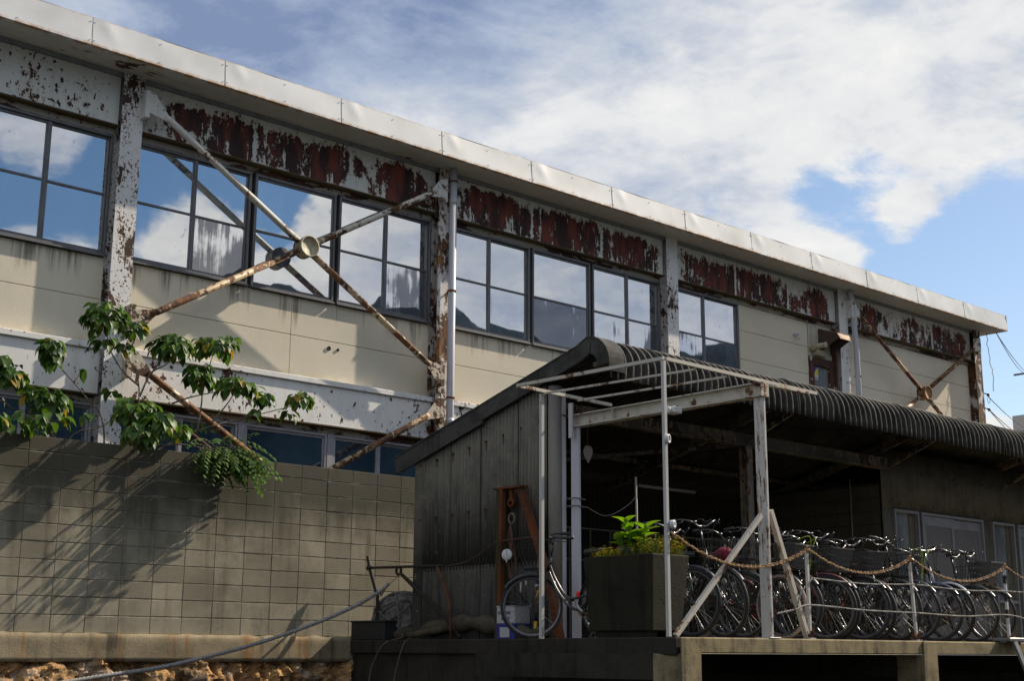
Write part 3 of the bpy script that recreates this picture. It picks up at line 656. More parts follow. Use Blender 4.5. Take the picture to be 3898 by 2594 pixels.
    # two round vent holes in the bay-two panel
    for x, r in ((10.92, 0.032), (11.08, 0.022)):
        MB().lathe([(r, -0.012), (r*0.9, 0.0), (0.001, 0.004)], 14, to_axis((x, 16.197, 5.93), (0, 1, 0))).build('vent_hole', M['ink'], T)
    # cross braces
    def cross(x0, x1, zt, zb, hub=True, rusty=False, hubm='hub'):
        xc, zc = (x0+x1)/2, (zt+zb)/2; Y = 15.86
        for (xe, ze, sx, sz) in ((x0, zt, 1, 1), (x1, zt, -1, 1), (x0, zb, 1, -1), (x1, zb, -1, -1)):
            end = Vector((xe+0.30*sx, Y, ze-0.175*sz)); c = Vector((xc-0.12*sx, Y, zc+0.075*sz))
            mb = MB()
            st = Vector((xe+0.22*sx, Y, ze-0.13*sz))
            mb.tube([st, end, c], [0.032, 0.046, 0.046], 12)
            mm = M['brace_rusty'] if (rusty or sz < 0 or x0 > 20) else M['brace']
            if not rusty and sx > 0 and sz > 0 and x0 < 20: mm = M['brace_clean']
            br = mb.build('brace', mm, T)
            # gusset plate with bolts
            g = MB(); yo = Y
            pts = [(xe-0.02*sx, ze+0.13*sz), (xe-0.02*sx, ze-0.14*sz), (xe+0.06*sx, ze-0.165*sz), (xe+0.26*sx, ze-0.20*sz), (xe+0.28*sx, ze-0.12*sz), (xe+0.07*sx, ze+0.13*sz)]
            vs = [(px, yo-0.008, pz) for px, pz in pts]+[(px, yo+0.008, pz) for px, pz in pts]; n = len(pts)
            g.add(vs, [tuple(range(n)), tuple(range(2*n-1, n-1, -1))]+[(i, (i+1) % n, n+(i+1) % n, n+i) for i in range(n)])
            g.box(min(xe, xe-0.07*sx), max(xe, xe-0.07*sx), yo-0.01, 16.0, ze-0.22 if sz > 0 else ze-0.16, ze+0.16 if sz > 0 else ze+0.22)
            for q in range(3): g.lathe([(0.022, -0.016), (0.022, 0.0), (0.012, 0.006)], 6, to_axis((xe+0.055*sx, yo-0.006, ze+sz*(0.10-0.10*q)), (0, -1, 0)), smooth=False, cap=True)
            g.build('gusset', M['brace_clean'] if sz > 0 and not rusty else M['gusset_rusty'], br)
        if hub:
            h = MB(); mt = to_axis((xc, Y+0.085, zc), (0, -1, 0))
            h.lathe([(0.150, 0.0), (0.150, 0.19), (0.158, 0.19), (0.158, 0.21), (0.138, 0.21), (0.136, 0.185), (0.02, 0.180), (0.001, 0.180)], 32, mt)
            h.lathe([(0.001, -0.001), (0.151, -0.001), (0.152, 0.03)], 32, mt, mi=1)  # hub's shaded back put into the colour, to darken its mirror image
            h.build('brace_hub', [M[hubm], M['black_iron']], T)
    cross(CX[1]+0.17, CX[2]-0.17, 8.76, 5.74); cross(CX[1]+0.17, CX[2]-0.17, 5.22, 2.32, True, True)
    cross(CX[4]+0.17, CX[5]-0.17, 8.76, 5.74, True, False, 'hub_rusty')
    # downpipes
    for pts, zs in (([(12.99, 15.905, 9.148), (12.99, 15.905, 1.9)], (8.93, 7.12, 5.42)),
                    ([(23.90, 15.90, 9.148), (23.93, 15.90, 8.95), (24.00, 15.90, 8.12), (24.02, 15.90, 7.9), (24.04, 15.90, 1.9)], (8.85, 7.30))):
        mb = MB(); mb.tube(pts, 0.060, 16); p = mb.build('downpipe', M['pvc'], T)
        c = MB()
        for zc in (8.55, 5.0): 
            xx = pts[-1][0] if zc < 8 else pts[0][0]
            if pts[0][0] < 20: c.lathe([(0.061, 0), (0.066, 0.0), (0.066, 0.10), (0.061, 0.10)], 16, Matrix.Translation((xx, 15.905, zc)))
        if c.v: c.build('pipe_socket', M['pvc'], p)
        for z in zs:
            xx = 12.99 if pts[0][0] < 20 else (23.93 if z > 8.5 else 24.04)
            k = MB(); k.lathe([(0.061, -0.016), (0.067, -0.016), (0.067, 0.016), (0.061, 0.016)], 16, Matrix.Translation((xx, 15.90, z))); k.box(xx-0.01, xx+0.01, 15.96, 16.0, z-0.012, z+0.012)
            k.build('pipe_strap', M['rust_strap'], p)
    # upstairs door by the fourth column, stained panel and fittings
    MB().box(22.73, 23.58, 16.19, 16.30, 7.60, 8.298).build('door_panel', M['stain_panel'], T)
    D = MB(); D.box(22.74, 22.85, 16.15, 16.27, 5.43, 7.58); D.box(23.40, 23.53, 16.15, 16.27, 5.43, 7.58); D.box(22.85, 23.40, 16.15, 16.27, 7.42, 7.58)
    D = D.build('door', M['door_rust'], T, bevel=0.006)
    MB().box(22.85, 23.40, 16.22, 16.24, 5.43, 7.42).build('pane', M['g_door'], D)
    s = MB(); s.box(22.87, 23.05, 16.208, 16.212, 7.13, 7.41); S = s.build('sticker', M['paper'], D)
    t = MB(); t.add([(22.87, 16.206, 7.41), (23.05, 16.206, 7.41), (22.87, 16.206, 7.22)], [(0, 2, 1)]); t.build('sticker_blue', M['ink_blue'], S)
    t = MB(); t.add([(23.05, 16.206, 7.41), (23.05, 16.206, 7.22), (22.87, 16.206, 7.22)], [(0, 2, 1)]); t.build('sticker_yellow', M['ink_yellow'], S)
    lettering('ARESON', (22.96, 16.205, 7.165), 0.05, M['ink_blue'], S, (1, 0, 0))
    MB().box(23.535, 23.59, 16.10, 16.24, 5.43, 8.29).build('drip_post', M['door_rust'], T)

def lettering(text, loc, size, m, parent, xdir=(1, 0, 0), squeeze=1.0):
    cu = bpy.data.curves.new('lettering', 'FONT'); cu.body = text; cu.size = size; cu.align_x = 'CENTER'; cu.align_y = 'CENTER'; cu.extrude = 0.0008
    cu.materials.append(m)
    tmp = bpy.data.objects.new('lettering', cu); me = bpy.data.meshes.new_from_object(tmp); bpy.data.objects.remove(tmp)
    ob = bpy.data.objects.new('lettering', me); COL.objects.link(ob)
    X = Vector(xdir).normalized(); Z = X.cross(Vector((0, 0, 1))).normalized(); Y = Z.cross(X)
    mw = Matrix((( X.x, Y.x, Z.x, loc[0]), (X.y, Y.y, Z.y, loc[1]), (X.z, Y.z, Z.z, loc[2]), (0, 0, 0, 1)))
    off = Vector((0, 0, 0)); o = parent
    while o is not None: off += o.location; o = o.parent
    mw.translation -= off
    ob.parent = parent; ob.matrix_basis = mw @ Matrix.Diagonal((squeeze, 1, 1, 1))
    return ob
factory()
KS = 0.95
def nearer(before, keep=()):
    """bring what was just built a little nearer and smaller (survey scale of the yard)"""
    c = Vector((0, 0, CAMZ))
    for o in COL.objects:
        if o in before or o.name.split('.')[0] in keep: continue
        if o.parent is None: o.location = c+(o.location-c)*KS
        else: o.location = o.location*KS
        if o.type == 'MESH':
            if o.parent is None and o.location.length > 0 and o.data: pass
            o.data.transform(Matrix.Scale(KS, 4))
def upstairs_fittings():
    h = tag(MB().box(0,0,0,0,0,0).build('x', M['ink']) if False else bpy.data.objects.new('vent_hood', None), 'brown sheet-metal vent hood with a sunlit rusty lip beside the upstairs door', 'vent hood')
    COL.objects.link(h); h.location = (23.3, 16.19, 8.0)
    a, b = 23.08, 23.50
    MB().add([(a,16.19,8.22),(a,15.72,8.05),(a,15.66,7.96),(a,16.19,7.70),(a+.012,16.19,8.22),(a+.012,15.72,8.05),(a+.012,15.66,7.96),(a+.012,16.19,7.70)],
             [(0,1,2,3),(7,6,5,4),(0,4,5,1),(1,5,6,2),(2,6,7,3),(3,7,4,0)]).build('hood_side', M['hood_side'], h)
    MB().add([(b,16.19,8.22),(b,15.72,8.05),(b,15.66,7.96),(b,16.19,7.70),(b-.012,16.19,8.22),(b-.012,15.72,8.05),(b-.012,15.66,7.96),(b-.012,16.19,7.70)],
             [(3,2,1,0),(4,5,6,7),(1,5,4,0),(2,6,5,1),(3,7,6,2),(0,4,7,3)]).build('hood_side', M['hood_side'], h)
    mb = MB(); mb.add([(a+.013,16.19,8.225),(b-.013,16.19,8.225),(b-.013,15.72,8.055),(a+.013,15.72,8.055),(a+.013,15.66,7.93),(b-.013,15.66,7.93)], [(0,3,2,1),(3,4,5,2)])
    mb.build('hood_top', M['hood_top'], h, solid=0.006)
    p = MB(); p.tube([(22.80,16.19,7.74),(22.80,15.98,7.78),(22.83,15.86,7.78)], 0.055, 14)
    p.lathe([(0.055,0),(0.062,0.0),(0.062,0.03),(0.03,0.035),(0.001,0.035)], 14, to_axis((22.83,15.86,7.78), (0.1,-1,0)))
    tag(p.build('wall_lamp', M['hub']), 'stubby cream tube lamp below the vent hood by the upstairs door', 'wall lamp')
    p = MB(); p.box(22.86,23.22,16.10,16.19,7.62,7.74); tag(p.build('junction_box', M['hub'], bevel=.01), 'small cream junction box under the vent hood above the upstairs door', 'junction box')
    p = MB(); p.lathe([(0.001,0),(0.05,0.0),(0.05,0.03),(0.035,0.05),(0.035,0.10),(0.001,0.10)], 14, to_axis((22.28,16.2,7.97), (0,-1,0.1))); p.tube([(22.30,16.12,7.93),(22.33,16.10,7.86)], 0.025, 8)
    tag(p.build('security_camera', M['white_plastic']), 'small white camera fixed to the cream wall left of the vent hood', 'security camera')
upstairs_fittings()

# ------------------------------------------------------------------ block wall, footing and rock face
def block_wall():
    T = thing('block_wall', 'long grey-brown concrete block garden wall with dirty top courses and leaf shadows', 'block wall', (7, 14.9, 1.5))
    r2 = random.Random(11); mb = MB()
    X0, W, H = 0.402*3, 0.402, 0.2
    for i in range(33):
        for k in range(11):
            x = X0+i*W; z = 1.785+k*H; j = r2.uniform(-0.0025, 0.0025)
            top = z+H-0.006 if k < 10 else 3.955
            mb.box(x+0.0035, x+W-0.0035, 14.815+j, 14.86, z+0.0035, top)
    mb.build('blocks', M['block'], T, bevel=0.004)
    MB().box(X0, X0+33*W, 14.821, 14.985, 1.787, 3.94).build('mortar', M['mortar'], T)
    MB().box(X0, X0+33*W, 14.862, 14.985, 3.941, 3.957).build('coping', M['block'], T)
    rows = []
    for j in range(7):
        z = 1.475+0.312*j/6; row = []
        for i in range(200):
            x = 1.2+13.2*i/199; n = mnoise.noise(Vector((x*2.2, z*3, 1)))*0.012+mnoise.noise(Vector((x*7, z*7, 4)))*0.006
            e = 0.015+0.02*mnoise.noise(Vector((x*6, 2, 5))) if j == 6 else 0
            row.append((x, 14.765+n+e, z+(mnoise.noise(Vector((x*5, 0, 3)))*0.022 if j in (0, 6) else 0)))
        rows.append(row)
    rows.append([(p[0], 14.84, 1.79+mnoise.noise(Vector((p[0]*6, 0, 8)))*0.008) for p in rows[-1]])
    rows.insert(0, [(p[0], 14.9, 1.475) for p in rows[0]])
    MB().grid(rows).build('footing', M['footing'], T)
    # rock face below
    nx, nz = 300, 64; rows = []
    for j in range(nz):
        t = j/(nz-1); row = []
        for i in range(nx):
            x = 1.0+11.5*i/(nx-1); z = -0.1+1.60*t
            y = 14.80-0.42*(1-t)
            p = Vector((x*2.1+mnoise.noise(Vector((x*2, z*2, 0)))*0.35, z*2.6+mnoise.noise(Vector((x*2, z*2, 7)))*0.35, 0.3))
            d, _ = mnoise.voronoi(p); g = d[1]-d[0]
            bulge = 0.10*min(1, g*2.6)**0.7
            cell = mnoise.cell(p*1.0)*0.03
            fr = mnoise.fractal(Vector((x*5, z*5, 2)), 0.75, 2.2, 7)*0.11
            row.append((x, y-bulge-fr-cell+0.08, z+mnoise.noise(Vector((x*3, z*4, 5)))*0.03))
        rows.append(row)
    struct(MB().grid(rows, smooth=False).build('rock_face', M['rock']))
block_wall()

# ------------------------------------------------------------------ terrace
ZS = 1.7528                    # shed and fence are drawn on this level and brought nearer to the real deck level
ZD = CAMZ+(ZS-CAMZ)*KS
def edge(y): return 9.31+0.1735*(y-8.19)
def terrace():
    T = bpy.data.objects.new('terrace', None); COL.objects.link(T); T.location = (14, 10, ZD); struct(T)
    def slab(y0, y1, off0, x1, z0, z1, name, m, dx=None):
        xa0, xa1 = edge(y0)+off0, edge(y1)+off0
        xb0, xb1 = (x1, x1) if dx is None else (xa0+dx, xa1+dx)
        mb = MB(); mb.add([(xa0,y0,z0),(xb0,y0,z0),(xb1,y1,z0),(xa1,y1,z0),(xa0,y0,z1),(xb0,y0,z1),(xb1,y1,z1),(xa1,y1,z1)],
                          [(0,3,2,1),(4,5,6,7),(0,1,5,4),(1,2,6,5),(2,3,7,6),(3,0,4,7)]); return mb.build(name, m, T, bevel=0.012)
    slab(8.17, 14.76, 0.302, 27, ZD-0.145, ZD, 'slab', M['deck'])
    slab(8.19, 14.76, 0.0, None, ZD-0.165, ZD-0.002, 'side_beam', M['deck_shaded'], dx=0.30)
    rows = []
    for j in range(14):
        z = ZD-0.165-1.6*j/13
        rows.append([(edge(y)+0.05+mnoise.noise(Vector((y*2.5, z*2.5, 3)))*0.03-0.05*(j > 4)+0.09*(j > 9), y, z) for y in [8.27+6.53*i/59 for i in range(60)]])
    MB().grid(rows).build('retaining_wall', M['deck_shaded'], T)
    MB().box(10.0, 27, 11.0, 11.2, 0, ZD-0.147).build('back_wall', M['deck_shaded'], T)
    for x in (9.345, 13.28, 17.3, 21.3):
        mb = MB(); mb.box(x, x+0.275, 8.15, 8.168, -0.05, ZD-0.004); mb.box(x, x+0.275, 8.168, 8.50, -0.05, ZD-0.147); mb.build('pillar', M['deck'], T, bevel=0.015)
        MB().box(x+0.03, x+0.25, 8.501, 11.0, ZD-0.38, ZD-0.148).build('cross_beam', M['deck_shaded'], T)
terrace()

# ------------------------------------------------------------------ bicycle shed
XG, YF, YB, XE = 11.10, 11.70, 14.25, 27.0
def roof_profile():
    P = [(14.66, 4.135)]
    n = 8
    for i in range(1, n+1):
        t = i/n; P.append((14.66+(11.12-14.66)*t, 4.135+(5.105-4.135)*t))
    c, r = (10.93, 4.86), 0.30
    for k in range(1, 10):
        a = R(74+(180-74)*k/9); P.append((c[0]+math.cos(a)*r, c[1]+math.sin(a)*r*1.0+0.03*(1-k/9)))
    P.append((10.63, 4.77)); P.append((10.63, 4.69))
    return P
def roof_z(y):
    """underside height of the roof at depth y"""
    return 4.135+(14.66-y)/(14.66-11.12)*0.97
def shed():
    T = thing('bicycle_shed', 'dark open-fronted bicycle shed with curved corrugated slate roof and grey corrugated gable', 'shed', (15, 12.5, ZS))
    # roof: lapped sheets of big-wave slate
    P = roof_profile(); nr = len(P)
    nrm = []
    for i in range(nr):
        a = P[max(i-1, 0)]; b = P[min(i+1, nr-1)]; d = Vector((b[0]-a[0], b[1]-a[1])).normalized(); nrm.append((d.y, -d.x))
    pitch, amp = 0.128, 0.025
    x0 = XG-0.06; nw = int((XE-x0)/pitch); r2 = random.Random(5)
    sheet = 7
    for sgrp in range(0, nw, sheet):
        rows = []; lift = r2.uniform(-0.006, 0.008); skew = r2.uniform(-0.012, 0.012)
        for i in range(nr):
            row = []
            for k in range(sheet*10+1):
                x = x0+(sgrp+k/10)*pitch; w = math.cos(2*math.pi*k/10)
                w = 2*((1+w)/2)**1.7-1
                o = amp*w+lift+0.006*(k < 6)
                row.append((x, P[i][0]-abs(0)+nrm[i][0]*o+(skew if i > nr-3 else 0), P[i][1]+nrm[i][1]*o+(skew*0.7 if i == nr-1 else 0)))
            rows.append(row)
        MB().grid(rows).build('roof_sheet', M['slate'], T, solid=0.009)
    # verge cover board following the roof edge
    def ribbon(dz0, dz1, xa, xb, name, idx0=0, idx1=None):
        mb = MB(); pts = P[idx0:idx1]; ns = nrm[idx0:idx1]; up = []; lo = []
        for (y, z), n in zip(pts, ns): up.append((y+n[0]*dz1, z+n[1]*dz1)); lo.append((y+n[0]*dz0, z+n[1]*dz0))
        vs = [(xa, y, z) for y, z in up]+[(xa, y, z) for y, z in lo]+[(xb, y, z) for y, z in up]+[(xb, y, z) for y, z in lo]; m = len(up); fs = []
        for i in range(m-1):
            fs += [(i, i+1, m+i+1, m+i), (2*m+i, 3*m+i, 3*m+i+1, 2*m+i+1), (i, 2*m+i, 2*m+i+1, i+1), (m+i, m+i+1, 3*m+i+1, 3*m+i)]
        fs += [(0, m, 3*m, 2*m), (m-1, 3*m-1, 4*m-1, 2*m-1)]
        mb.add(vs, fs); return mb.build(name, M['verge'], T)
    ribbon(-0.20, 0.030, XG-0.085, XG-0.055, 'verge_board', 0, 5); ribbon(-0.16, 0.034, XG-0.092, XG-0.054, 'verge_board', 4, nr-2)
    ribbon(0.026, 0.044, XG-0.10, XG+0.16, 'verge_cap', 0, nr-1)
    # gable: corrugated sheets
    pitch = 0.064
    def corr(y0, y1, z0, ztop, x, amp, name, m, step=8, along='y'):
        n = int(round((y1-y0)/pitch)); rows = [[], [], []]
        for k in range(n*step+1):
            y = y0+k*pitch/step; w = amp*math.cos(2*math.pi*k/step)
            zt = ztop(y) if callable(ztop) else ztop
            for rr, t in zip(rows, (0, .5, 1)): 
                rr.append((x-w, y, z0+(zt-z0)*t) if along == 'y' else (y, x-w, z0+(zt-z0)*t))
        return MB().grid(rows).build(name, m, T, solid=0.004)
    ys = [14.10, 13.52, 12.936, 12.232, 11.72]
    ytop = lambda y: roof_z(y)-0.05
    for k, (ya, yb) in enumerate(zip(ys, ys[1:])):
        corr(yb+0.004, ya-0.004, 2.62+0.004*(k % 2), ytop, XG-0.004*(k % 2), 0.015, 'gable_sheet', M['gable'])
    for ya in ys[1:-1]: MB().box(XG-0.021, XG-0.006, ya-0.006, ya+0.006, 2.66, roof_z(ya)-0.05).build('sheet_lap', M['black'], T)
    mb = MB()
    for k, (ya, yb) in enumerate(zip(ys, ys[1:])): mb.box(XG-0.008-0.002*(k % 2), XG+0.01, yb+0.006, ya-0.006, ZS+0.003, 2.66)
    mb.build('gable_base', M['gable_base'], T)
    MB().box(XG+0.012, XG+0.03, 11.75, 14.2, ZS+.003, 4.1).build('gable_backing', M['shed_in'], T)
    # back corner trim and bolts
    MB().box(XG-0.02, XG+0.02, 14.101, 14.28, ZS+0.003, roof_z(14.28)-0.05).build('corner_trim', M['gable'], T)
    for z, off in ((4.02, 0.28), (3.30, 0.0)):
        for k in range(8):
            y = 14.16-k*0.33; zz = z+(k*0.045 if off else k*0.012)
            if z > 4 and zz > roof_z(y)-.1: continue
            mb = MB(); mb.lathe([(0.016, -0.01), (0.016, 0.012), (0.006, 0.03), (0.001, 0.03)], 8, to_axis((XG-0.012, y, zz), (-1, 0, 0)))
            mb.box(XG-0.0185, XG-0.012, y-0.004, y+0.004, zz-0.10, zz-0.01); mb.build('hook_bolt', M['rust_iron'], T)
    # front corner trim: a rolled sheet and a bright door guide
    mb = MB(); mb.tube([(XG+0.06, 11.66, ZS), (XG+0.06, 11.66, 4.75)], 0.085, 18); mb.build('corner_trim', M['trim'], T)
    MB().box(XG+0.10, XG+0.16, 11.575, 11.60, ZS, 4.72).build('corner_flashing', M['white_clean'], T)
    # inner wall, floor-to-roof back wall
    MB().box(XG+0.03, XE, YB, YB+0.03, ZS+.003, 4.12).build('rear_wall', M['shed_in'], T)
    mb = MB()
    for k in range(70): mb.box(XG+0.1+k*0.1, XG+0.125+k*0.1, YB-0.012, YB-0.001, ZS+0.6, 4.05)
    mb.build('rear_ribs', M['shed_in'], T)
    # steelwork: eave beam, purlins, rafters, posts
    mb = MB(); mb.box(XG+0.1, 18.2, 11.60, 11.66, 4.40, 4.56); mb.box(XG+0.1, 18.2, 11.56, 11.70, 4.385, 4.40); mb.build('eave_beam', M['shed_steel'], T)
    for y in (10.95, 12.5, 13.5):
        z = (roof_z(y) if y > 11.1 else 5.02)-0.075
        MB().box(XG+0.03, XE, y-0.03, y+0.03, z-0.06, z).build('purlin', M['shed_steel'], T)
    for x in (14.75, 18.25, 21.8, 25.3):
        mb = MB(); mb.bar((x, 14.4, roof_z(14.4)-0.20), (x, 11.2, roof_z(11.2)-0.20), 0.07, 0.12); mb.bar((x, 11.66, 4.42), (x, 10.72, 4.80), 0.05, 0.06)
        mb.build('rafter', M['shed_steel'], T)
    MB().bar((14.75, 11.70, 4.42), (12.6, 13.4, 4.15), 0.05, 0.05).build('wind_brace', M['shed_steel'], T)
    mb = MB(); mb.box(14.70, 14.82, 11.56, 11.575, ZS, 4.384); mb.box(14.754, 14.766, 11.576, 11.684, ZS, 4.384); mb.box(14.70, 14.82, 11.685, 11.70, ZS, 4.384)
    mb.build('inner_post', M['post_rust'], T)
    # block partition
    mb = MB(); r3 = random.Random(2)
    for k in range(12):
        for i in range(7):
            ya = 11.75+i*0.4; z = ZS+0.003+k*0.2
            if z+0.2 > roof_z(ya+0.4)-0.1: continue
            mb.box(18.16+r3.uniform(-.003, .003), 18.26, ya+0.005, min(ya+0.395, YB-.01), z+0.005, z+0.195)
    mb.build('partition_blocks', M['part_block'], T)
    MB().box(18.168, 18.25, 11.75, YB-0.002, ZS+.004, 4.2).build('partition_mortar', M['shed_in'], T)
    MB().tube([(18.13, 12.25, ZS+.01), (18.13, 12.25, 4.3)], 0.012, 8).build('conduit', M['trim'], T)
    # room front, clad in fine corrugation, with openings
    opens = [(18.45, 19.06, 3.76), (19.22, 21.02, 3.76), (21.40, 22.06, 3.76), (22.25, 24.0, 3.76)]
    xs = [18.13]+[v for o in opens for v in (o[0]-0.045, o[1]+0.045)]+[XE]
    pitch = 0.05
    corr(18.13, XE, 3.80, 4.72, 11.70, 0.010, 'room_cladding', M['room'], 6, 'x')
    for a, b in zip(xs[0::2], xs[1::2]): corr(a, b, ZS+.003, 3.80, 11.704, 0.010, 'room_cladding', M['room'], 6, 'x')
    for z in (3.90, 4.40):
        for k in range(13): MB().lathe([(0.016, 0), (0.012, 0.02), (0.001, 0.022)], 8, to_axis((18.3+k*0.32, 11.69, z), (0, -1, 0))).build('cladding_screw', M['rust_iron'], T)
    for k, (a, b, zt) in enumerate(opens):
        door = (k in (1, 3)); f = MB()
        f.box(a-0.04, a, 11.655, 11.76, ZS+.003, zt+0.04); f.box(b, b+0.04, 11.655, 11.76, ZS+.003, zt+0.04); f.box(a, b, 11.655, 11.76, zt, zt+0.04)
        if not door:
            f.box(a, b, 11.66, 11.76, 2.45, 2.50)
            W = f.build('window', M['door_frame'], T); MB().box(a, b, 11.73, 11.74, 2.50, zt).build('pane', M['g_shed'], W)
            MB().box(a, b, 11.70, 11.76, ZS+.003, 2.449).build('apron', M['room'], W)
            MB().box(b-0.16, b-0.001, 11.72, 11.728, 2.50, zt).build('curtain', M['room'], W)
        else:
            W = f.build('door', M['door_frame'], T); c = (a+b)/2
            for xa, xb, yo in ((a, c+0.02, 0.0), (c-0.02, b, 0.03)):
                l = MB(); l.box(xa, xb, 11.67+yo, 11.695+yo, zt-0.16, zt-0.01); l.box(xa, xa+0.07, 11.67+yo, 11.695+yo, ZS+.01, zt-0.16); l.box(xb-0.07, xb, 11.67+yo, 11.695+yo, ZS+.01, zt-0.16)
                L = l.build('door_leaf', M['door_frame'], W); MB().box(xa+0.07, xb-0.07, 11.68+yo, 11.69+yo, ZS+.01, zt-0.16).build('door_panel', M['door_grey'], L)
            MB().box(b-0.05, b-0.02, 11.655, 11.69, 2.72, 2.95).build('handle', M['black_iron'], W)
    MB().box(18.3, XE, 11.80, 11.82, ZS+.003, 4.5).build('room_backing', M['shed_in'], T)
    mb = MB(); mb.box(14.05, 15.3, 12.985, 13.015, 3.915, 3.925); mb.tube([(14.07, 13.0, 3.90), (15.28, 13.0, 3.90)], 0.014, 10)
    tag(mb.build('fluorescent_lamp', M['tube_white']), 'thin unlit fluorescent tube hanging in the dark of the open shed', 'lamp')
    # wire fence leaning against the rear wall
    mb = MB()
    for k in range(13): mb.bar((11.9+k*0.42, 13.9, ZS), (11.9+k*0.42, 13.9, 3.35), 0.018)
    for z in (3.35, 2.9, 2.3): mb.bar((11.9, 13.9, z), (16.94, 13.9, z), 0.018)
    tag(mb.build('wire_fence', M['trim']), 'grey tubular rack fence standing in the dark at the back of the open shed', 'fence')
    for x, h in ((11.75, 4.0), (12.25, 4.0)):
        pass
B4 = set(COL.objects); shed(); nearer(B4)

# ------------------------------------------------------------------ bare canopy frame in front of the shed
def canopy():
    T = thing('canopy_frame', 'bare white steel awning frame of thin rails, beam and posts before the shed', 'awning frame', (10.8, 9.7, ZS))
    z = 4.42
    A, B, C, D = Vector((9.66, 10.68, z)), Vector((9.76, 8.66, z)), Vector((12.37, 8.74, z)), Vector((11.24, 10.80, z))
    MB().bar(A, B, 0.035, 0.035).build('rail', M['rail_cream'], T)
    MB().bar(B+Vector((0.03, 0, 0)), C, 0.035, 0.035).build('rail', M['rail_cream'], T)
    MB().bar(A, D, 0.035, 0.035).build('rail', M['rail_cream'], T)
    for a, b in (((10.07, 10.69, z-.03), (10.28, 8.70, z-.03)), ((10.64, 10.74, z-.03), (10.80, 8.72, z-.03))):
        MB().bar(a, b, 0.022, 0.022).build('rail', M['rail_cream'], T)
    # beam: I section along Y
    x = 11.30
    mb = MB(); mb.box(x-0.065, x+0.065, 8.62, 11.50, 4.236, 4.248); mb.box(x-0.004, x+0.004, 8.62, 11.50, 4.248, 4.375); mb.box(x-0.065, x+0.065, 8.62, 11.50, 4.375, 4.387)
    mb.box(x-0.065, x+0.065, 10.78, 10.79, 4.25, 4.374); mb.box(x-0.065, x+0.065, 8.62, 8.63, 4.25, 4.374)
    mb.build('beam', M['white_beam'], T)
    MB().box(x-0.005, x+0.9, 8.70, 8.76, 4.387, 4.41).build('beam_bracket', M['white_beam'], T)
    # heavy posts (H section)
    def hpost(x, y, z1, m):
        mb = MB(); w = 0.0625
        mb.box(x-0.020, x-0.012, y-w, y+w, ZS, z1); mb.box(x-0.012, x+0.022, y-w, y-w+0.008, ZS, z1); mb.box(x-0.012, x+0.022, y+w-0.008, y+w, ZS, z1)
        mb.box(x-0.09, x+0.09, y-0.10, y+0.10, ZS, ZS+0.01)
        return mb.build('post', m, T, bevel=0.004)
    hpost(11.30, 8.70, 4.235, M['white_post']); hpost(11.29, 11.44, 4.235, M['white_clean'])
    MB().box(11.19, 11.215, 11.40, 11.46, 4.1, 4.52).build('post_ear', M['white_clean'], T)
    # light posts
    MB().box(10.08, 10.12, 10.745, 10.785, ZS-0.008, 4.396).build('post', M['white_thin'], T)
    MB().box(9.742, 9.778, 8.645, 8.681, ZS, 4.394).build('post', M['white_thin'], T)
    MB().bar((11.22, 8.67, 2.99), (9.86, 8.67, 1.76), 0.044, 0.044).build('brace', M['rail_cream'], T)
    MB().bar((11.37, 8.67, 3.05), (11.92, 8.67, 1.77), 0.055, 0.05).build('brace', M['rail_cream'], T)
    # fittings: pipe clamp, light fitting and eye
    mb = MB(); mb.lathe([(0.045, -0.02), (0.045, 0.02), (0.03, 0.02), (0.03, -0.02), (0.045, -0.02)], 14, to_axis((9.76, 8.63, 3.62), (0.4, -1, 0.0))); mb.build('pipe_clip', M['white_clean'], T)
    mb = MB(); mb.lathe([(0.04, -0.02), (0.04, 0.02), (0.02, 0.02), (0.02, -0.02), (0.04, -0.02)], 14, to_axis((9.80, 8.62, 2.80), (0.4, -1, 0.0))); mb.build('pipe_clip', M['white_clean'], T)
    mb = MB(); mb.tube([(10.2, 9.75, 4.30), (10.2, 9.75, 4.22), (10.2, 9.75, 4.12)], [0.02, 0.02, 0.055], 12); mb.bar((10.2, 10.0, 4.31), (10.2, 9.5, 4.31), 0.03)
    t = Matrix.Translation(Vector((0, 0, 0)))
    mb = MB(); mb.box(11.02, 11.16, 9.64, 9.78, 4.16, 4.235); mb.lathe([(0.035, 0), (0.045, 0.05), (0.001, 0.05)], 12, to_axis((11.02, 9.71, 4.19), (-1, -0.2, 0))); mb.bar((11.16, 9.71, 4.22), (11.24, 9.71, 4.24), 0.03)
    tag(mb.build('socket_box', M['white_plastic'], bevel=.01), 'white socket box hanging under the rusty awning beam', 'socket box')
    mb = MB()
    for zc in (3.38, 3.29):
        mb.tube([(11.21, 11.36, zc), (11.37, 11.36, zc-.01), (11.37, 11.52, zc), (11.21, 11.52, zc)], 0.008, 6, closed=True)
    mb.tube(curve([(11.37, 11.36, 3.29), (11.55, 11.2, 3.18), (11.75, 11.05, 3.30), (11.86, 11.0, 3.42)], 5), 0.005, 6)
    tag(mb.build('hitch_cord', M['cord_grey']), 'pale cord tied round the white shed post and pulled to a thin pole', 'cord')
    mb = MB(); mb.tube([(11.87, 11.0, ZS), (11.86, 11.0, 3.65)], 0.014, 8); tag(mb.build('thin_pole', M['trim']), 'thin grey pole standing right of the white shed post', 'pole')
B4 = set(COL.objects); canopy(); nearer(B4)

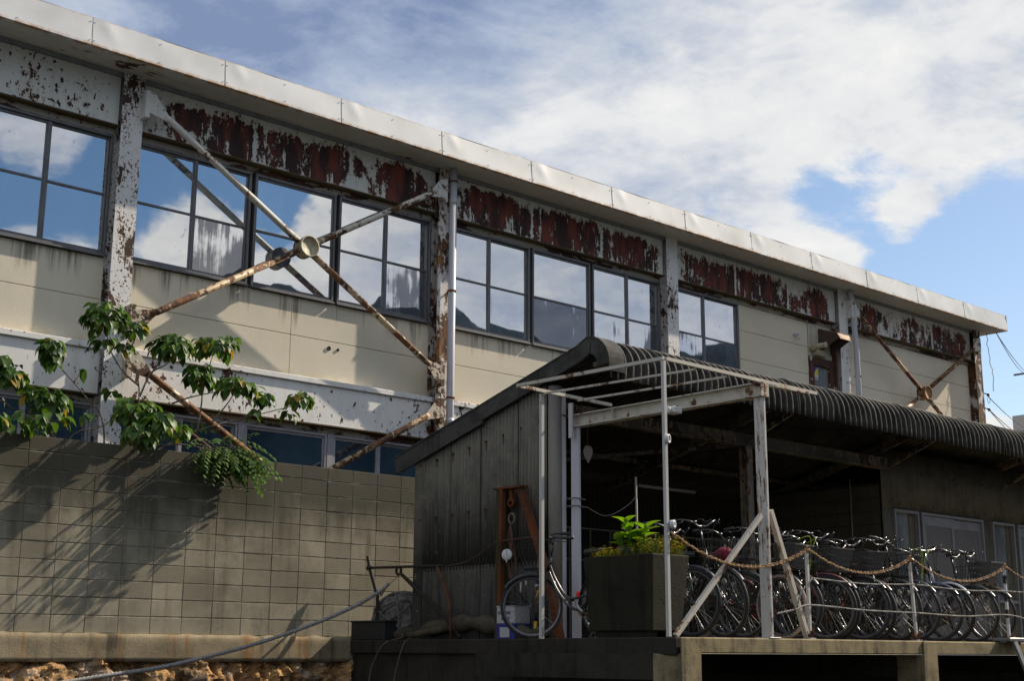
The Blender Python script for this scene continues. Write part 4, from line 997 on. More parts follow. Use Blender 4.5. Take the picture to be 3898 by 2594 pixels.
# ------------------------------------------------------------------ chain fence along the terrace edge
PX = [9.80, 11.95, 13.97, 16.06, 18.1]
def chain_fence():
    labels = ['white stub post under the first chain peak with a brace foot beside it', 'white stub post in the middle of the bicycle row between two chain sags', 'black and white taped stub post beside the ladder top', 'far stub post beyond the ladder at the right end']
    for k, x in enumerate(PX[1:]):
        y = 8.655; mb = MB()
        lean = -0.06 if k == 1 else 0.0
        mb.bar((x, y, ZS), (x+lean, y, ZS+0.935), 0.030, 0.030); mb.box(x-0.05, x+0.05, y-0.04, y+0.05, ZS, ZS+0.012)
        o = mb.build('chain_post', M['white_post'] if k != 2 else M['white_clean'])
        tag(o, labels[k], 'post', 'stub posts of the chain fence')
        c = MB(); c.lathe([(0.03, -0.012), (0.038, 0), (0.03, 0.012), (0.022, 0), (0.03, -0.012)], 12, to_axis((x+lean, y-0.02, ZS+0.93), (0, -1, 0))); c.build('chain_eye', M['chain'], o)
        if k == 2:
            for za in (0.72, 0.50, 0.30): MB().box(x-0.018, x+0.018, y-0.018, y+0.018, ZS+za, ZS+za+0.10).build('black_band', M['black'], o)
        f = MB()
        for q in range(14):
            a = q*2.4; f.bar((x+0.03*math.cos(a), y+0.02*math.sin(a), ZS), (x+0.06*math.cos(a), y+0.04*math.sin(a), ZS+0.05+0.03*(q % 3)), 0.014)
        f.build('rust_collar', M['rust_iron'], o)
    ends = [Vector((9.79, 8.625, 2.72))]+[Vector((x+(-0.06 if k == 1 else 0), 8.63, ZS+0.93)) for k, x in enumerate(PX[1:])]
    sag = (0.25, 0.21, 0.22, 0.2)
    lab = ['rusty chain sagging from the tall thin awning post across the heavy white post', 'rusty chain sagging between the first and middle stub posts', 'rusty chain sagging between the middle and taped stub posts', 'rusty chain running from the taped stub post to the right edge']
    for k, (a, b) in enumerate(zip(ends, ends[1:])):
        n = 62; mb = MB()
        P = []
        for i in range(n+1):
            t = i/n; p = a.lerp(b, t); p.z -= sag[k]*4*t*(1-t); p.y += 0.006*math.sin(i*1.3); P.append(p)
        for i in range(n):
            p, q = P[i], P[i+1]; c = (p+q)/2; d = (q-p).normalized(); L = (q-p).length
            side = d.cross(Vector((0, 1, 0))).normalized(); nn = Vector((0, 1, 0)) if i % 2 else side
            nn = (nn*0.9+(side if i % 2 else Vector((0, 1, 0)))*0.45).normalized()
            loop = []
            for j in range(10):
                t = 2*math.pi*j/10; loop.append(c+d*math.cos(t)*(L*0.80)+nn*math.sin(t)*0.0155)
            mb.tube(loop, 0.0058, 5, closed=True)
        tag(mb.build('chain', M['chain']), lab[k], 'chain', 'chains of the terrace fence')
    def twisted(pts, r, name, label, m=M['rope'], strands=2, turns=14, cat='rope', grp=None, n=6):
        P = curve(pts, 26); mb = MB(); L = 0; acc = [0]
        for a, b in zip(P, P[1:]): L += (b-a).length; acc.append(L)
        for s in range(strands):
            out = []
            for i, p in enumerate(P):
                d = (P[min(i+1, len(P)-1)]-P[max(i-1, 0)]).normalized(); a = d.cross(Vector((0, 0, 1))).normalized(); b = a.cross(d)
                t = 2*math.pi*(acc[i]*turns+s/strands); out.append(p+(a*math.cos(t)+b*math.sin(t))*r*0.62)
            mb.tube(out, r*0.66, n)
        o = mb.build(name, m); return tag(o, label, cat, grp)
    W = 'twisted cords strung between the stub posts'
    twisted([(11.97, 8.62, 2.38), (12.95, 8.62, 2.355), (13.93, 8.62, 2.385)], 0.008, 'twisted_cord', 'upper twisted cord between the first and middle stub posts', turns=11, grp=W)
    twisted([(13.96, 8.62, 2.385), (15.0, 8.62, 2.355), (16.06, 8.62, 2.375), (18.05, 8.62, 2.37)], 0.008, 'twisted_cord', 'upper twisted cord from the middle stub post past the taped one', turns=11, grp=W)
    twisted([(11.36, 8.62, 2.00), (11.66, 8.60, 2.05), (11.95, 8.62, 2.10), (12.95, 8.62, 2.07), (13.93, 8.62, 2.065)], 0.009, 'twisted_cord', 'lower twisted cord from the heavy white post to the middle stub post', turns=11, grp=W)
    twisted([(13.95, 8.62, 2.065), (15.0, 8.62, 2.05), (16.06, 8.62, 2.085), (17.0, 8.62, 1.98), (18.05, 8.62, 2.05)], 0.009, 'twisted_cord', 'lower twisted cord from the middle stub post past the taped one', M['cord'], turns=11, grp=W)
    twisted([(11.95, 8.60, 2.37), (11.75, 8.60, 2.22), (11.66, 8.59, 2.07)], 0.009, 'twisted_cord', 'short slanting cord joining upper and lower cords at the white brace', turns=11, grp=W)
    # thick mooring rope sweeping in from the lower left
    P = [(10.14, 13.55, 2.42), (10.09, 13.58, 2.355), (10.02, 13.6, 2.306), (9.677, 13.6, 2.134), (9.122, 13.6, 1.923), (8.42, 13.6, 1.706), (7.759, 13.6, 1.545), (7.136, 13.6, 1.421), (6.544, 13.6, 1.343), (6.149, 13.6, 1.286), (5.2, 13.6, 1.16), (4.0, 13.6, 1.07)]
    rp = twisted(P, 0.0195, 'mooring_rope', 'thick grey twisted rope sweeping across the footing with a frayed knotted end', strands=3, turns=7.5, n=8)
    k = MB(); 
    for i in range(4): k.tube([Vector((10.09, 13.58, 2.35))+Vector((math.cos(t)*0.006-0.012*i, math.sin(t)*0.026, math.cos(t)*0.026-0.02*i)) for t in [2*math.pi*j/10 for j in range(10)]], 0.007, 5, closed=True)
    k.build('whipping', M['cord_dark'], rp)
    tag(MB().tube(curve([(10.09, 13.57, 2.36), (10.25, 13.6, 2.46), (10.40, 13.65, 2.55)], 6), 0.004, 5).build('tie_string', M['cord_dark']), 'thin reddish string from the rope end to the pulley bar', 'string')
B4 = set(COL.objects); chain_fence(); nearer(B4, ('mooring_rope', 'whipping', 'tie_string'))

# ------------------------------------------------------------------ bicycles
_cache = {}
def cached(key, fn):
    if key not in _cache: _cache[key] = fn()
    return _cache[key]
def child(name, me, parent, loc=(0, 0, 0), rot=None, solid=0):
    o = bpy.data.objects.new(name, me); COL.objects.link(o); o.parent = parent; o.location = loc
    if rot: o.rotation_euler = rot
    return o
def bicycle(label, x, y, yaw=0.0, colour='bk', basket='bk', bars='swept', R_=0.335, tyre='tyre', steer=0.0, fork_chrome=False, lime=False, lean=0.0, group='bicycles parked in the shed', cloth=False, tall=0.0):
    """city bicycle; local forward is -Y, base on the ground under its middle"""
    T = thing('bicycle', label, 'bicycle', (x, y, ZD), group); T.rotation_euler = (0, lean, yaw)
    P = M['paint_'+colour]; WB = 0.56; r = R_
    # wheels (axis along X)
    def wheel_me():
        mb = MB()
        mb.tube([(-0.045, 0, 0), (0.045, 0, 0)], 0.011, 8)
        mb.lathe([(0.012, -0.028), (0.026, -0.028), (0.026, -0.022), (0.013, -0.018), (0.013, 0.018), (0.026, 0.022), (0.026, 0.028), (0.012, 0.028)], 14, to_axis((0, 0, 0), (1, 0, 0)))
        for k in range(28):
            a = 2*math.pi*k/28; s_ = 1 if k % 2 else -1; a2 = a+0.5*(1 if (k//2) % 2 else -1)
            mb.bar((0.024*s_, 0.022*math.cos(a2), 0.022*math.sin(a2)), (0, (r-0.045)*math.cos(a), (r-0.045)*math.sin(a)), 0.0032, 0.0032)
        return mb.mesh('wheel', [M['spoke']])
    def rim_me():
        mb = MB(); a = r-0.040
        mb.lathe([(a-0.012, -0.008), (a+0.004, -0.013), (a+0.010, -0.012), (a+0.002, 0), (a+0.010, 0.012), (a+0.004, 0.013), (a-0.012, 0.008), (a-0.014, 0), (a-0.012, -0.008)], 56, to_axis((0, 0, 0), (1, 0, 0)))
        return mb.mesh('rim', [M['rim']])
    def tyre_me():
        mb = MB(); a = r-0.0185
        mb.tube([(0, a*math.cos(2*math.pi*k/56), a*math.sin(2*math.pi*k/56)) for k in range(56)], 0.0185, 8, closed=True)
        return mb.mesh('tyre', [M[tyre]])
    def wheel(loc, rz=0.0):
        w = child('wheel', cached(('wheel', r), wheel_me), T, loc, (rng.uniform(0, 6), 0, rz))
        child('rim', cached(('rim', r), rim_me), w); child('tyre', cached(('tyre', r, tyre), tyre_me), w)
        return w
    head_t, head_b = Vector((0, -0.335, 0.86+tall*0.3)), Vector((0, -0.375, 0.70)); ax = (head_t-head_b).normalized()
    # everything that turns with the handlebar
    def steerm(v):
        if not steer: return tuple(v)
        return tuple(Matrix.Translation(head_b) @ Matrix.Rotation(steer, 4, ax) @ Matrix.Translation(-head_b) @ Vector(v))
    wheel(steerm((0, -WB, r)), steer); wheel((0, WB, r))
    def frame_me():
        mb = MB(); bb = (0, 0.10, 0.285); st = (0, 0.235, 0.80)
        mb.tube([head_t+ax*0.015, head_b], 0.019, 10)
        mb.tube(curve([(0, -0.355, 0.79), (0, -0.26, 0.60), (0, -0.10, 0.42), (0, 0.155, 0.45)], 6), 0.0145, 8)
        mb.tube(curve([(0, -0.37, 0.72), (0, -0.25, 0.50), (0, -0.08, 0.325), bb], 6), 0.017, 8)
        mb.tube([bb, st], 0.0145, 8)
        mb.tube([(-0.035, 0.10, 0.285), (0.035, 0.10, 0.285)], 0.021, 10)
        for s_ in (-1, 1):
            mb.tube([(0.03*s_, 0.11, 0.285), (0.052*s_, 0.34, 0.29), (0.058*s_, WB, r)], 0.009, 6)
            mb.tube([(0.022*s_, 0.215, 0.72), (0.05*s_, 0.38, 0.55), (0.058*s_, WB, r)], 0.008, 6)
        return mb.mesh('frame', [P])
    child('frame', cached(('frame', colour, r, tall), frame_me), T)
    def fork_me():
        mb = MB()
        for s_ in (-1, 1):
            mb.tube(curve([steerm(head_b), steerm((0.038*s_, -0.385, 0.66)), steerm((0.048*s_, -0.47, 0.48)), steerm((0.05*s_, -WB, r))], 5), [0.014]*10+[0.009]*6, 6)
        return mb.mesh('fork', [M['chrome'] if fork_chrome else P])
    child('fork', cached(('fork', colour, r, steer, fork_chrome), fork_me), T)
    def fender_me(c, a0, a1, m):
        mb = MB(); rows = []
        for k in range(25):
            a = a0+(a1-a0)*k/24; row = []
            for q, (dx, dr) in enumerate(((-0.027, 0.000), (-0.020, 0.012), (0, 0.017), (0.020, 0.012), (0.027, 0.000))):
                rr = r+0.010+dr; p = (dx, c[1]-rr*math.cos(a), c[2]+rr*math.sin(a)); row.append(p)
            rows.append(row)
        mb.grid(rows)
        e = rows[0][2] if c[1] < 0 else rows[-1][2]
        return mb, e
    def ff_me():
        mb, e = fender_me((0, -WB, r), R(38), R(168), None); mb.v = [steerm(v) for v in mb.v]
        for s_ in (-1, 1): mb.bar(steerm((0.05*s_, -WB, r)), steerm((0.024*s_, -WB+(r+.01)*math.cos(R(20)), r+(r+.01)*math.sin(R(20)))), 0.004)
        return mb.mesh('fender', [P])
    def rf_me():
        mb, e = fender_me((0, WB, r), R(20), R(195), None)
        for s_ in (-1, 1): mb.bar((0.055*s_, WB, r), (0.024*s_, WB+(r+.01), r+0.04), 0.004)
        return mb.mesh('fender', [P])
    child('fender', cached(('ff', colour, r, steer), ff_me), T); child('fender', cached(('rf', colour, r), rf_me), T)
    # handlebar
    zt = 1.085+tall
    def bar_me():
        mb = MB(); top = head_t+ax*(zt-head_t.z)
        mb.tube([steerm(head_t), steerm(top)], 0.0115, 8)
        mb.lathe([(0.018, -0.012), (0.018, 0.012)], 10, to_axis(steerm(head_t+ax*0.02), ax), cap=True)
        c = Vector((0, top.y-0.03, top.z))
        mb.tube([steerm(top-ax*0.03), steerm(c)], 0.015, 8)
        for s_ in (-1, 1):
            if bars == 'swept': pts = [c, c+Vector((0.06*s_, -0.01, 0.0)), c+Vector((0.15*s_, -0.005, 0.045)), c+Vector((0.235*s_, 0.05, 0.065)), c+Vector((0.262*s_, 0.145, 0.060))]
            else: pts = [c, c+Vector((0.10*s_, -0.005, 0.005)), c+Vector((0.20*s_, 0.01, 0.02)), c+Vector((0.27*s_, 0.055, 0.028)), c+Vector((0.29*s_, 0.075, 0.03))]
            mb.tube([steerm(p) for p in curve(pts, 5)], 0.011, 8)
            e = Vector(pts[-2])
            mb.tube([steerm(e+Vector((0, -0.02, -0.01))), steerm(e+Vector((0.028*s_, -0.045, -0.03))), steerm(Vector(pts[-1])+Vector((0.03*s_, 0.02, -0.04)))], 0.0055, 6)
        return mb.mesh('handlebar', [M['chrome'] if colour in ('sv', 'rd', 'bl') else M['paint_bk']]), c
    me, c = cached(('bar', colour, bars, steer, tall), bar_me)
    H = child('handlebar', me, T)
    def grip_me(s_):
        mb = MB()
        a, b = (c+Vector((0.254*s_, 0.105, 0.064)), c+Vector((0.270*s_, 0.225, 0.055))) if bars == 'swept' else (c+Vector((0.255*s_, 0.045, 0.026)), c+Vector((0.325*s_, 0.125, 0.038)))
        mb.tube([steerm(a), steerm(a.lerp(b, 0.1)), steerm(a.lerp(b, .9)), steerm(b)], [0.016, 0.0185, 0.0175, 0.015], 10); return mb.mesh('grip', [M['rubber']])
    for s_ in (-1, 1): child('grip', cached(('grip', bars, steer, s_, tall), lambda: grip_me(s_)), H)
    def bell_me():
        mb = MB(); mb.lathe([(0.024, 0), (0.024, 0.012), (0.016, 0.022), (0.001, 0.025)], 12, to_axis(steerm(c+Vector((-0.10, -0.005, 0.035))), (0, 0, 1))); return mb.mesh('bell', [M['chrome']])
    child('bell', cached(('bell', steer, tall), bell_me), H)
    def cable_me():
        mb = MB()
        for s_ in (-1, 1): mb.tube(curve([steerm(c+Vector((0.2*s_, -0.02, 0.02))), steerm(c+Vector((0.12*s_, -0.14, 0.06))), steerm(c+Vector((0.03*s_, -0.12, -0.07))), steerm(head_b+Vector((0.015*s_, -0.03, 0.03)))], 6), 0.0033, 5)
        return mb.mesh('cable', [M['lime'] if lime else M['rubber']])
    child('cable', cached(('cable', steer, tall, lime), cable_me), T)
    # saddle
    def saddle_me():
        mb = MB(); rows = []
        for k in range(11):
            t = k/10; yy = 0.10+0.27*t; w = 0.022+0.085*(t**1.5) if t < 0.85 else 0.022+0.085*(0.85**1.5)*math.sqrt(max(0.05, 1-((t-0.85)/0.16)**2))
            rows.append([(w*math.cos(a), yy, 0.885+0.035*math.sin(a)*(1 if math.sin(a) > 0 else 0.6)+0.02*t*t) for a in [2*math.pi*q/12 for q in range(13)]])
        mb.grid(rows); mb.tube([(0, 0.235, 0.78), (0, 0.25, 0.88)], 0.012, 8); return mb.mesh('saddle', [M['saddle']])
    child('saddle', cached('saddle', saddle_me), T)
    # crank, pedals, chain guard
    def crank_me():
        mb = MB(); mb.lathe([(0.02, 0.045), (0.085, 0.045), (0.085, 0.050), (0.02, 0.050)], 24, to_axis((0, 0.10, 0.285), (-1, 0, 0)))
        for s_ in (-1, 1):
            d = Vector((0, -0.12*s_, 0.11*s_)); mb.tube([(0, 0.10, 0.285), (0.062*s_, 0.10, 0.285)], 0.012, 8); mb.bar(Vector((0.06*s_, 0.10, 0.285)), Vector((0.065*s_, 0.10, 0.285))+d, 0.014, 0.02)
        return mb.mesh('crank', [M['chrome']])
    C = child('crank', cached('crank', crank_me), T)
    for s_ in (-1, 1):
        def ped_me():
            mb = MB(); p = Vector((0.065*s_, 0.10-0.12*s_, 0.285+0.11*s_)); mb.box(min(p.x, p.x+0.09*s_), max(p.x, p.x+0.09*s_), p.y-0.03, p.y+0.03, p.z-0.011, p.z+0.011); return mb.mesh('pedal', [M['rubber']])
        child('pedal', cached(('pedal', s_), ped_me), C)
    def guard_me():
        mb = MB(); pts = [(-0.05, 0.0, 0.235), (-0.05, 0.02, 0.345), (-0.05, 0.12, 0.385), (-0.05, 0.52, r+0.055), (-0.05, WB+0.03, r), (-0.05, 0.52, r-0.05), (-0.05, 0.12, 0.19)]
        vs = pts+[(-0.062, p[1], p[2]) for p in pts]; n = len(pts)
        mb.add(vs, [tuple(range(n)), tuple(range(2*n-1, n-1, -1))]+[(i, n+i, n+(i+1) % n, (i+1) % n) for i in range(n)]); return mb.mesh('chain_guard', [P])
    child('chain_guard', cached(('guard', colour, r), guard_me), T)
    # rack, stand
    def rack_me():
        mb = MB()
        for s_ in (-1, 1):
            mb.tube([(0.05*s_, 0.24, 0.70), (0.065*s_, 0.34, 0.725), (0.065*s_, 0.70, 0.735), (0.0, 0.76, 0.735)], 0.006, 6); mb.tube([(0.065*s_, 0.60, 0.735), (0.062*s_, WB, r)], 0.005, 6)
        for yy in (0.38, 0.48, 0.58, 0.68): mb.tube([(-0.065, yy, 0.73), (0.065, yy, 0.73)], 0.004, 6)
        return mb.mesh('rear_rack', [M['spoke']])
    child('rear_rack', cached(('rack', r), rack_me), T)
    def stand_me():
        mb = MB()
        for s_ in (-1, 1): mb.tube([(0.07*s_, WB, r), (0.085*s_, WB+0.10, 0.05), (0.095*s_, WB+0.14, 0.012)], 0.007, 6)
        mb.tube([(-0.095, WB+0.14, 0.012), (0.095, WB+0.14, 0.012)], 0.007, 6); return mb.mesh('stand', [M['spoke']])
    child('stand', cached(('stand', r), stand_me), T)
    def ref_me():
        mb = MB(); mb.lathe([(0.03, 0), (0.03, 0.012), (0.001, 0.016)], 14, to_axis((0, WB+r+0.03, r+0.12), (0, 1, 0.1)), cap=True); return mb.mesh('reflector', [M['red_ref']])
    child('reflector', cached(('ref', r), ref_me), T)
    def lamp_me():
        mb = MB(); p = Vector((0.07, -WB+0.06, r+0.22)); mb.v = []
        mb.lathe([(0.012, 0.05), (0.032, 0.02), (0.036, 0.0), (0.036, -0.012)], 16, to_axis(p, (0, 1, 0)), mi=0); mb.lathe([(0.034, 0.0), (0.025, 0.010), (0.001, 0.014)], 16, to_axis(p+Vector((0, -0.012, 0)), (0, -1, 0)), mi=1)
        mb.bar(p, p+Vector((-0.03, 0.03, -0.02)), 0.01); mb.v = [steerm(v) for v in mb.v]
        return mb.mesh('headlight', [M['chrome'], M['lamp_glass']])
    child('headlight', cached(('lamp', r, steer), lamp_me), T)
    # basket
    if basket:
        def basket_me():
            mb = MB(); z0, z1 = 0.735, 0.985; wire = basket in ('bk', 'sv')
            def lvl(t): return (0.125+0.045*t, -0.40, -0.62-0.07*t, z0+(z1-z0)*t)   # half width, back, front, height
            def ring(t): w, b, f, z = lvl(t); return [(-w, b, z), (w, b, z), (w, f, z), (-w, f, z)]
            def side(k, u, t):
                a = ring(t); p, q = Vector(a[k]), Vector(a[(k+1) % 4]); return p.lerp(q, u)
            if wire:
                for t in (0, 0.33, 0.66, 1.0):
                    rg = ring(t)
                    for k in range(4): mb.bar(rg[k], rg[(k+1) % 4], 0.0075 if t == 1.0 else 0.005)
                for k in range(4):
                    n = 9 if k % 2 == 0 else 7
                    for q in range(n): mb.bar(side(k, q/n, 0), side(k, q/n, 1), 0.0036)
                for q in range(1, 7): mb.bar(side(0, q/7, 0), side(2, 1-q/7, 0), 0.0036)
            else:
                for k in range(4):
                    for t0, t1 in ((0, 0.20), (0.27, 0.45), (0.52, 0.70), (0.77, 1.0)):
                        mb.add([side(k, 0, t0), side(k, 1, t0), side(k, 1, t1), side(k, 0, t1)], [(0, 1, 2, 3)])
                    for q in range(6):
                        u = q/6; mb.add([side(k, u, 0), side(k, u+0.05, 0), side(k, u+0.05, 1), side(k, u, 1)], [(0, 1, 2, 3)])
                rg = ring(1.0)
                for k in range(4): mb.bar(rg[k], rg[(k+1) % 4], 0.014)
                mb.add(ring(0), [(0, 1, 2, 3)])
            mb.bar((0.05, -0.40, 0.74), (0.04, -WB, r+0.02), 0.005); mb.bar((-0.05, -0.40, 0.74), (-0.04, -WB, r+0.02), 0.005)
            mb.v = [steerm(v) for v in mb.v]
            return mb.mesh('basket', [M['basket_bk'] if basket == 'bk' else (M['chrome'] if basket == 'sv' else M['basket_gy'])])
        child('basket', cached(('basket', basket, r, steer), basket_me), T)
    return T

F = 8.43                       # line the front tyres stand on
def parked(label, x, back=0.0, **k):
    r = k.get('R_', 0.335); return bicycle(label, x, F+back+r+0.56, **k)
parked('silver-forked bicycle just right of the concrete planter, behind the foot of the slanting white brace', 10.36, 0.16, colour='bk', basket=None, fork_chrome=True, bars='swept', R_=0.345, tall=-0.03, steer=0.1, yaw=0.05, lean=0.03)
b2 = parked('bicycle with a silver wire basket of wine red cloth behind the slanting white brace', 10.78, 0.05, colour='bk', basket='sv', R_=0.345, fork_chrome=True, tall=0.05, steer=-0.15, yaw=0.03, lean=-0.02)
parked('black bicycle partly hidden behind the heavy white post', 11.16, 0.12, colour='gn', basket='bk', R_=0.335, tall=-0.06, steer=0.2, yaw=-0.08, lean=0.05)
parked('bicycle with thick cream tyres behind the right foot of the white brace', 11.62, 0.0, colour='bk', basket='bk', tyre='tyre_cream', R_=0.335, tall=0.02, steer=-0.1, yaw=0.06, lean=-0.04)
parked('bicycle with a grey slatted basket directly behind the first stub post', 11.99, 0.06, colour='bk', basket='gy', R_=0.345, tall=0.03, steer=0.05, yaw=-0.05, lean=0.02)
parked('red-framed bicycle with lime cables right of the first stub post', 12.36, 0.0, colour='rd', basket='bk', R_=0.345, lime=True, tall=-0.04, steer=0.25, yaw=0.1, lean=-0.05)
parked('tall black bicycle with a grey resin basket under the first chain sag', 12.74, 0.08, colour='bk', basket='gy', R_=0.335, tall=0.05, steer=-0.1, yaw=-0.03, lean=0.04)
parked('black bicycle with a wire basket left of the middle stub post', 13.08, 0.02, colour='bk', basket='bk', R_=0.345, tall=-0.05, steer=0.1, yaw=0.07, lean=0)
parked('bicycle with a pale box-like basket just left of the middle stub post', 13.46, 0.07, colour='br', basket='gy', R_=0.335, tall=0, steer=0, yaw=-0.1, lean=-0.03)
parked('black bicycle directly behind the middle stub post', 13.80, 0.0, colour='bk', basket='bk', R_=0.335, tall=0.03, steer=-0.2, yaw=0.04, lean=0.05)
parked('bicycle with its black handlebar turned up right of the middle stub post', 14.18, 0.05, colour='bk', basket='bk', R_=0.345, bars='flat', tall=0.07, steer=0.35, yaw=-0.06, lean=-0.02)
parked('bicycle with lime green cable and flat black bar under the last chain sag', 14.56, 0.02, colour='bl', basket=None, R_=0.335, bars='flat', lime=True, fork_chrome=True, tall=-0.05, steer=0.1, yaw=0.09, lean=0.03)
parked('silver bicycle with bright flat handlebar left of the taped stub post', 15.02, 0.04, colour='sv', basket=None, R_=0.345, bars='flat', fork_chrome=True, tall=0.02, steer=-0.1, yaw=0.02, lean=-0.06)
parked('dark bicycle directly behind the taped stub post and ladder top', 15.46, 0.0, colour='bk', basket='bk', R_=0.335, tall=-0.03, steer=0.15, yaw=-0.08, lean=0.04)
parked('last bicycle in the row at the right edge, with a grey basket', 15.92, 0.05, colour='br', basket='gy', R_=0.335, tall=0, steer=0, yaw=0.05, lean=0)
# the lone bicycle by the gable, front wheel turned to the camera
th = math.atan2(0.226, 0.974)
bicycle('black bicycle standing alone at the shed corner with its front wheel turned broadside', 10.20, 10.33, yaw=R(180)+0.21, tall=-0.06, colour='bk', basket='bk', R_=0.34, steer=R(38), group=None)
def cloth_bundle():
    mb = MB(); rows = []
    for j in range(9):
        t = j/8; row = []
        for i in range(15):
            a = 2*math.pi*i/14; n = 1+0.3*mnoise.noise(Vector((math.cos(a)*2, math.sin(a)*2, t*3)))
            rr = math.sin(math.pi*min(0.98, 0.1+0.88*t))*n
            row.append((10.79+0.125*rr*math.cos(a), F+0.05+0.345-0.02+0.10*rr*math.sin(a)+0.0, ZD+0.745+0.17*t))
        rows.append(row)
    tag(MB().grid(rows).build('cloth_bundle', M['cloth_red']), 'wine red cloth bundled in a silver wire bicycle basket', 'cloth')
cloth_bundle()

# ------------------------------------------------------------------ planter
def planter():
    T = thing('planter', 'square tapered concrete planter with streaked mossy faces at the terrace edge', 'planter', (9.9, 9.15, ZD))
    x, y, zt = 9.50, 8.62, ZD+0.77
    mb = MB()
    def ring(x0, x1, y0, y1, z): return [(x0, y0, z), (x1, y0, z), (x1, y1, z), (x0, y1, z)]
    L = [ring(x+.02, x+0.43, y+0.03, y+0.86, ZD+0.055), ring(x, x+0.535, y, y+0.92, zt), ring(x+0.05, x+0.485, y+0.05, y+0.87, zt), ring(x+0.06, x+0.475, y+0.06, y+0.86, zt-0.10)]
    vs = [p for l in L for p in l]; fs = [(3, 2, 1, 0)]
    for q in range(3):
        for k in range(4): fs.append((q*4+k, q*4+(k+1) % 4, q*4+4+(k+1) % 4, q*4+4+k))
    fs.append((12, 13, 14, 15)); mb.add(vs, fs); mb.build('body', M['planter'], T, bevel=0.012)
    MB().box(x+0.075, x+0.46, y+0.075, y+0.845, zt-0.098, zt-0.03).build('soil', M['soil'], T)
    mb = MB()
    for a, b in ((.05, .12), (.30, .37)):
        mb.box(x+a, x+b, y+.06, y+.80, ZD, ZD+.054)
    mb.build('foot', M['planter'], T)
planter()

# ------------------------------------------------------------------ foliage
def leaf(mb, base, direction, normal, L, w, fold=0.35, droop=0.5, mi=0, heart=True, seg=5):
    d = Vector(direction).normalized(); n = Vector(normal); n = (n-d*n.dot(d))
    n = n.normalized() if n.length > 1e-4 else d.orthogonal().normalized(); s = d.cross(n)
    rows = []; p = Vector(base); cur = Vector(d)
    for i in range(seg+1):
        t = i/seg
        ww = w*0.5*(math.sin(math.pi*min(1, (t+0.10)/1.10)**0.72)) if heart else w*0.5*math.sin(math.pi*(0.05+0.92*t))
        if i == seg: ww = w*0.02
        nn = s.cross(cur)
        rows.append([p-s*ww-(-nn)*0+nn*(ww*fold*-1*-1), p, p+s*ww+nn*(ww*fold)])
        cur = (cur+Vector((0, 0, -1))*droop/seg*1.6).normalized(); p = p+cur*(L/seg)
    mb.grid(rows, smooth=True, mi=mi)
def cluster(mb, st, c, rx, rz, n, rg, size=(0.095, 0.16), yel=0.05, ry=None, origin=None):
    """umbrella of drooping leaves round a shoot tip"""
    c = Vector(c); ry = ry or rx*0.8
    for k in range(int(n*1.3)):
        u = rg.uniform(0, 2*math.pi); v = rg.uniform(-0.75, 1.0); q = rg.uniform(0.25, 1.0)**0.6
        h = math.sqrt(max(0, 1-v*v)); out = Vector((math.cos(u)*h, math.sin(u)*h, v))
        p = c+Vector((out.x*rx*q, out.y*ry*q, out.z*rz*q*0.9+0.02))
        d = Vector((out.x, out.y, 0.05-0.55*rg.random()-0.5*(v < 0))); d += Vector((rg.uniform(-.3, .3), rg.uniform(-.3, .3), rg.uniform(-.2, .2)))
        nrm = Vector((out.x*0.6, out.y*0.6, 0.8+v*0.3))+Vector((rg.uniform(-.4, .4), rg.uniform(-.4, .4), 0))
        L = rg.uniform(*size); mi = 2 if rg.random() < yel*(1.8 if v < -0.2 else 0.6) else (1 if rg.random() < 0.45 else 0)
        leaf(mb, p, d, nrm, L, L*rg.uniform(0.62, 0.8), fold=rg.uniform(0.15, 0.5), droop=rg.uniform(0.5, 1.3), mi=mi)
        if st is not None and rg.random() < 0.35: st.bar(p, c+Vector((0, 0, -rz*0.3)), 0.004)
LM = [M['leaf'], M['leaf_dark'], M['leaf_yel']]
def sapling(name, label, stems, clusters, seed, cat='sapling', grp='saplings behind the block wall', r0=0.013):
    rg = random.Random(seed); root = stems[0][0]
    T = thing(name, label, cat, root, grp)
    st = MB()
    for s_ in stems:
        P = curve(s_, 5); n = len(P); st.tube(P, [r0*(1-0.65*i/(n-1)) for i in range(n)], 7)
    fo = MB()
    for c, rx, rz, n in clusters: cluster(fo, st, c, rx, rz, n, rg)
    st.build('stem', M['stem'], T); fo.build('foliage', LM, T)
    return T
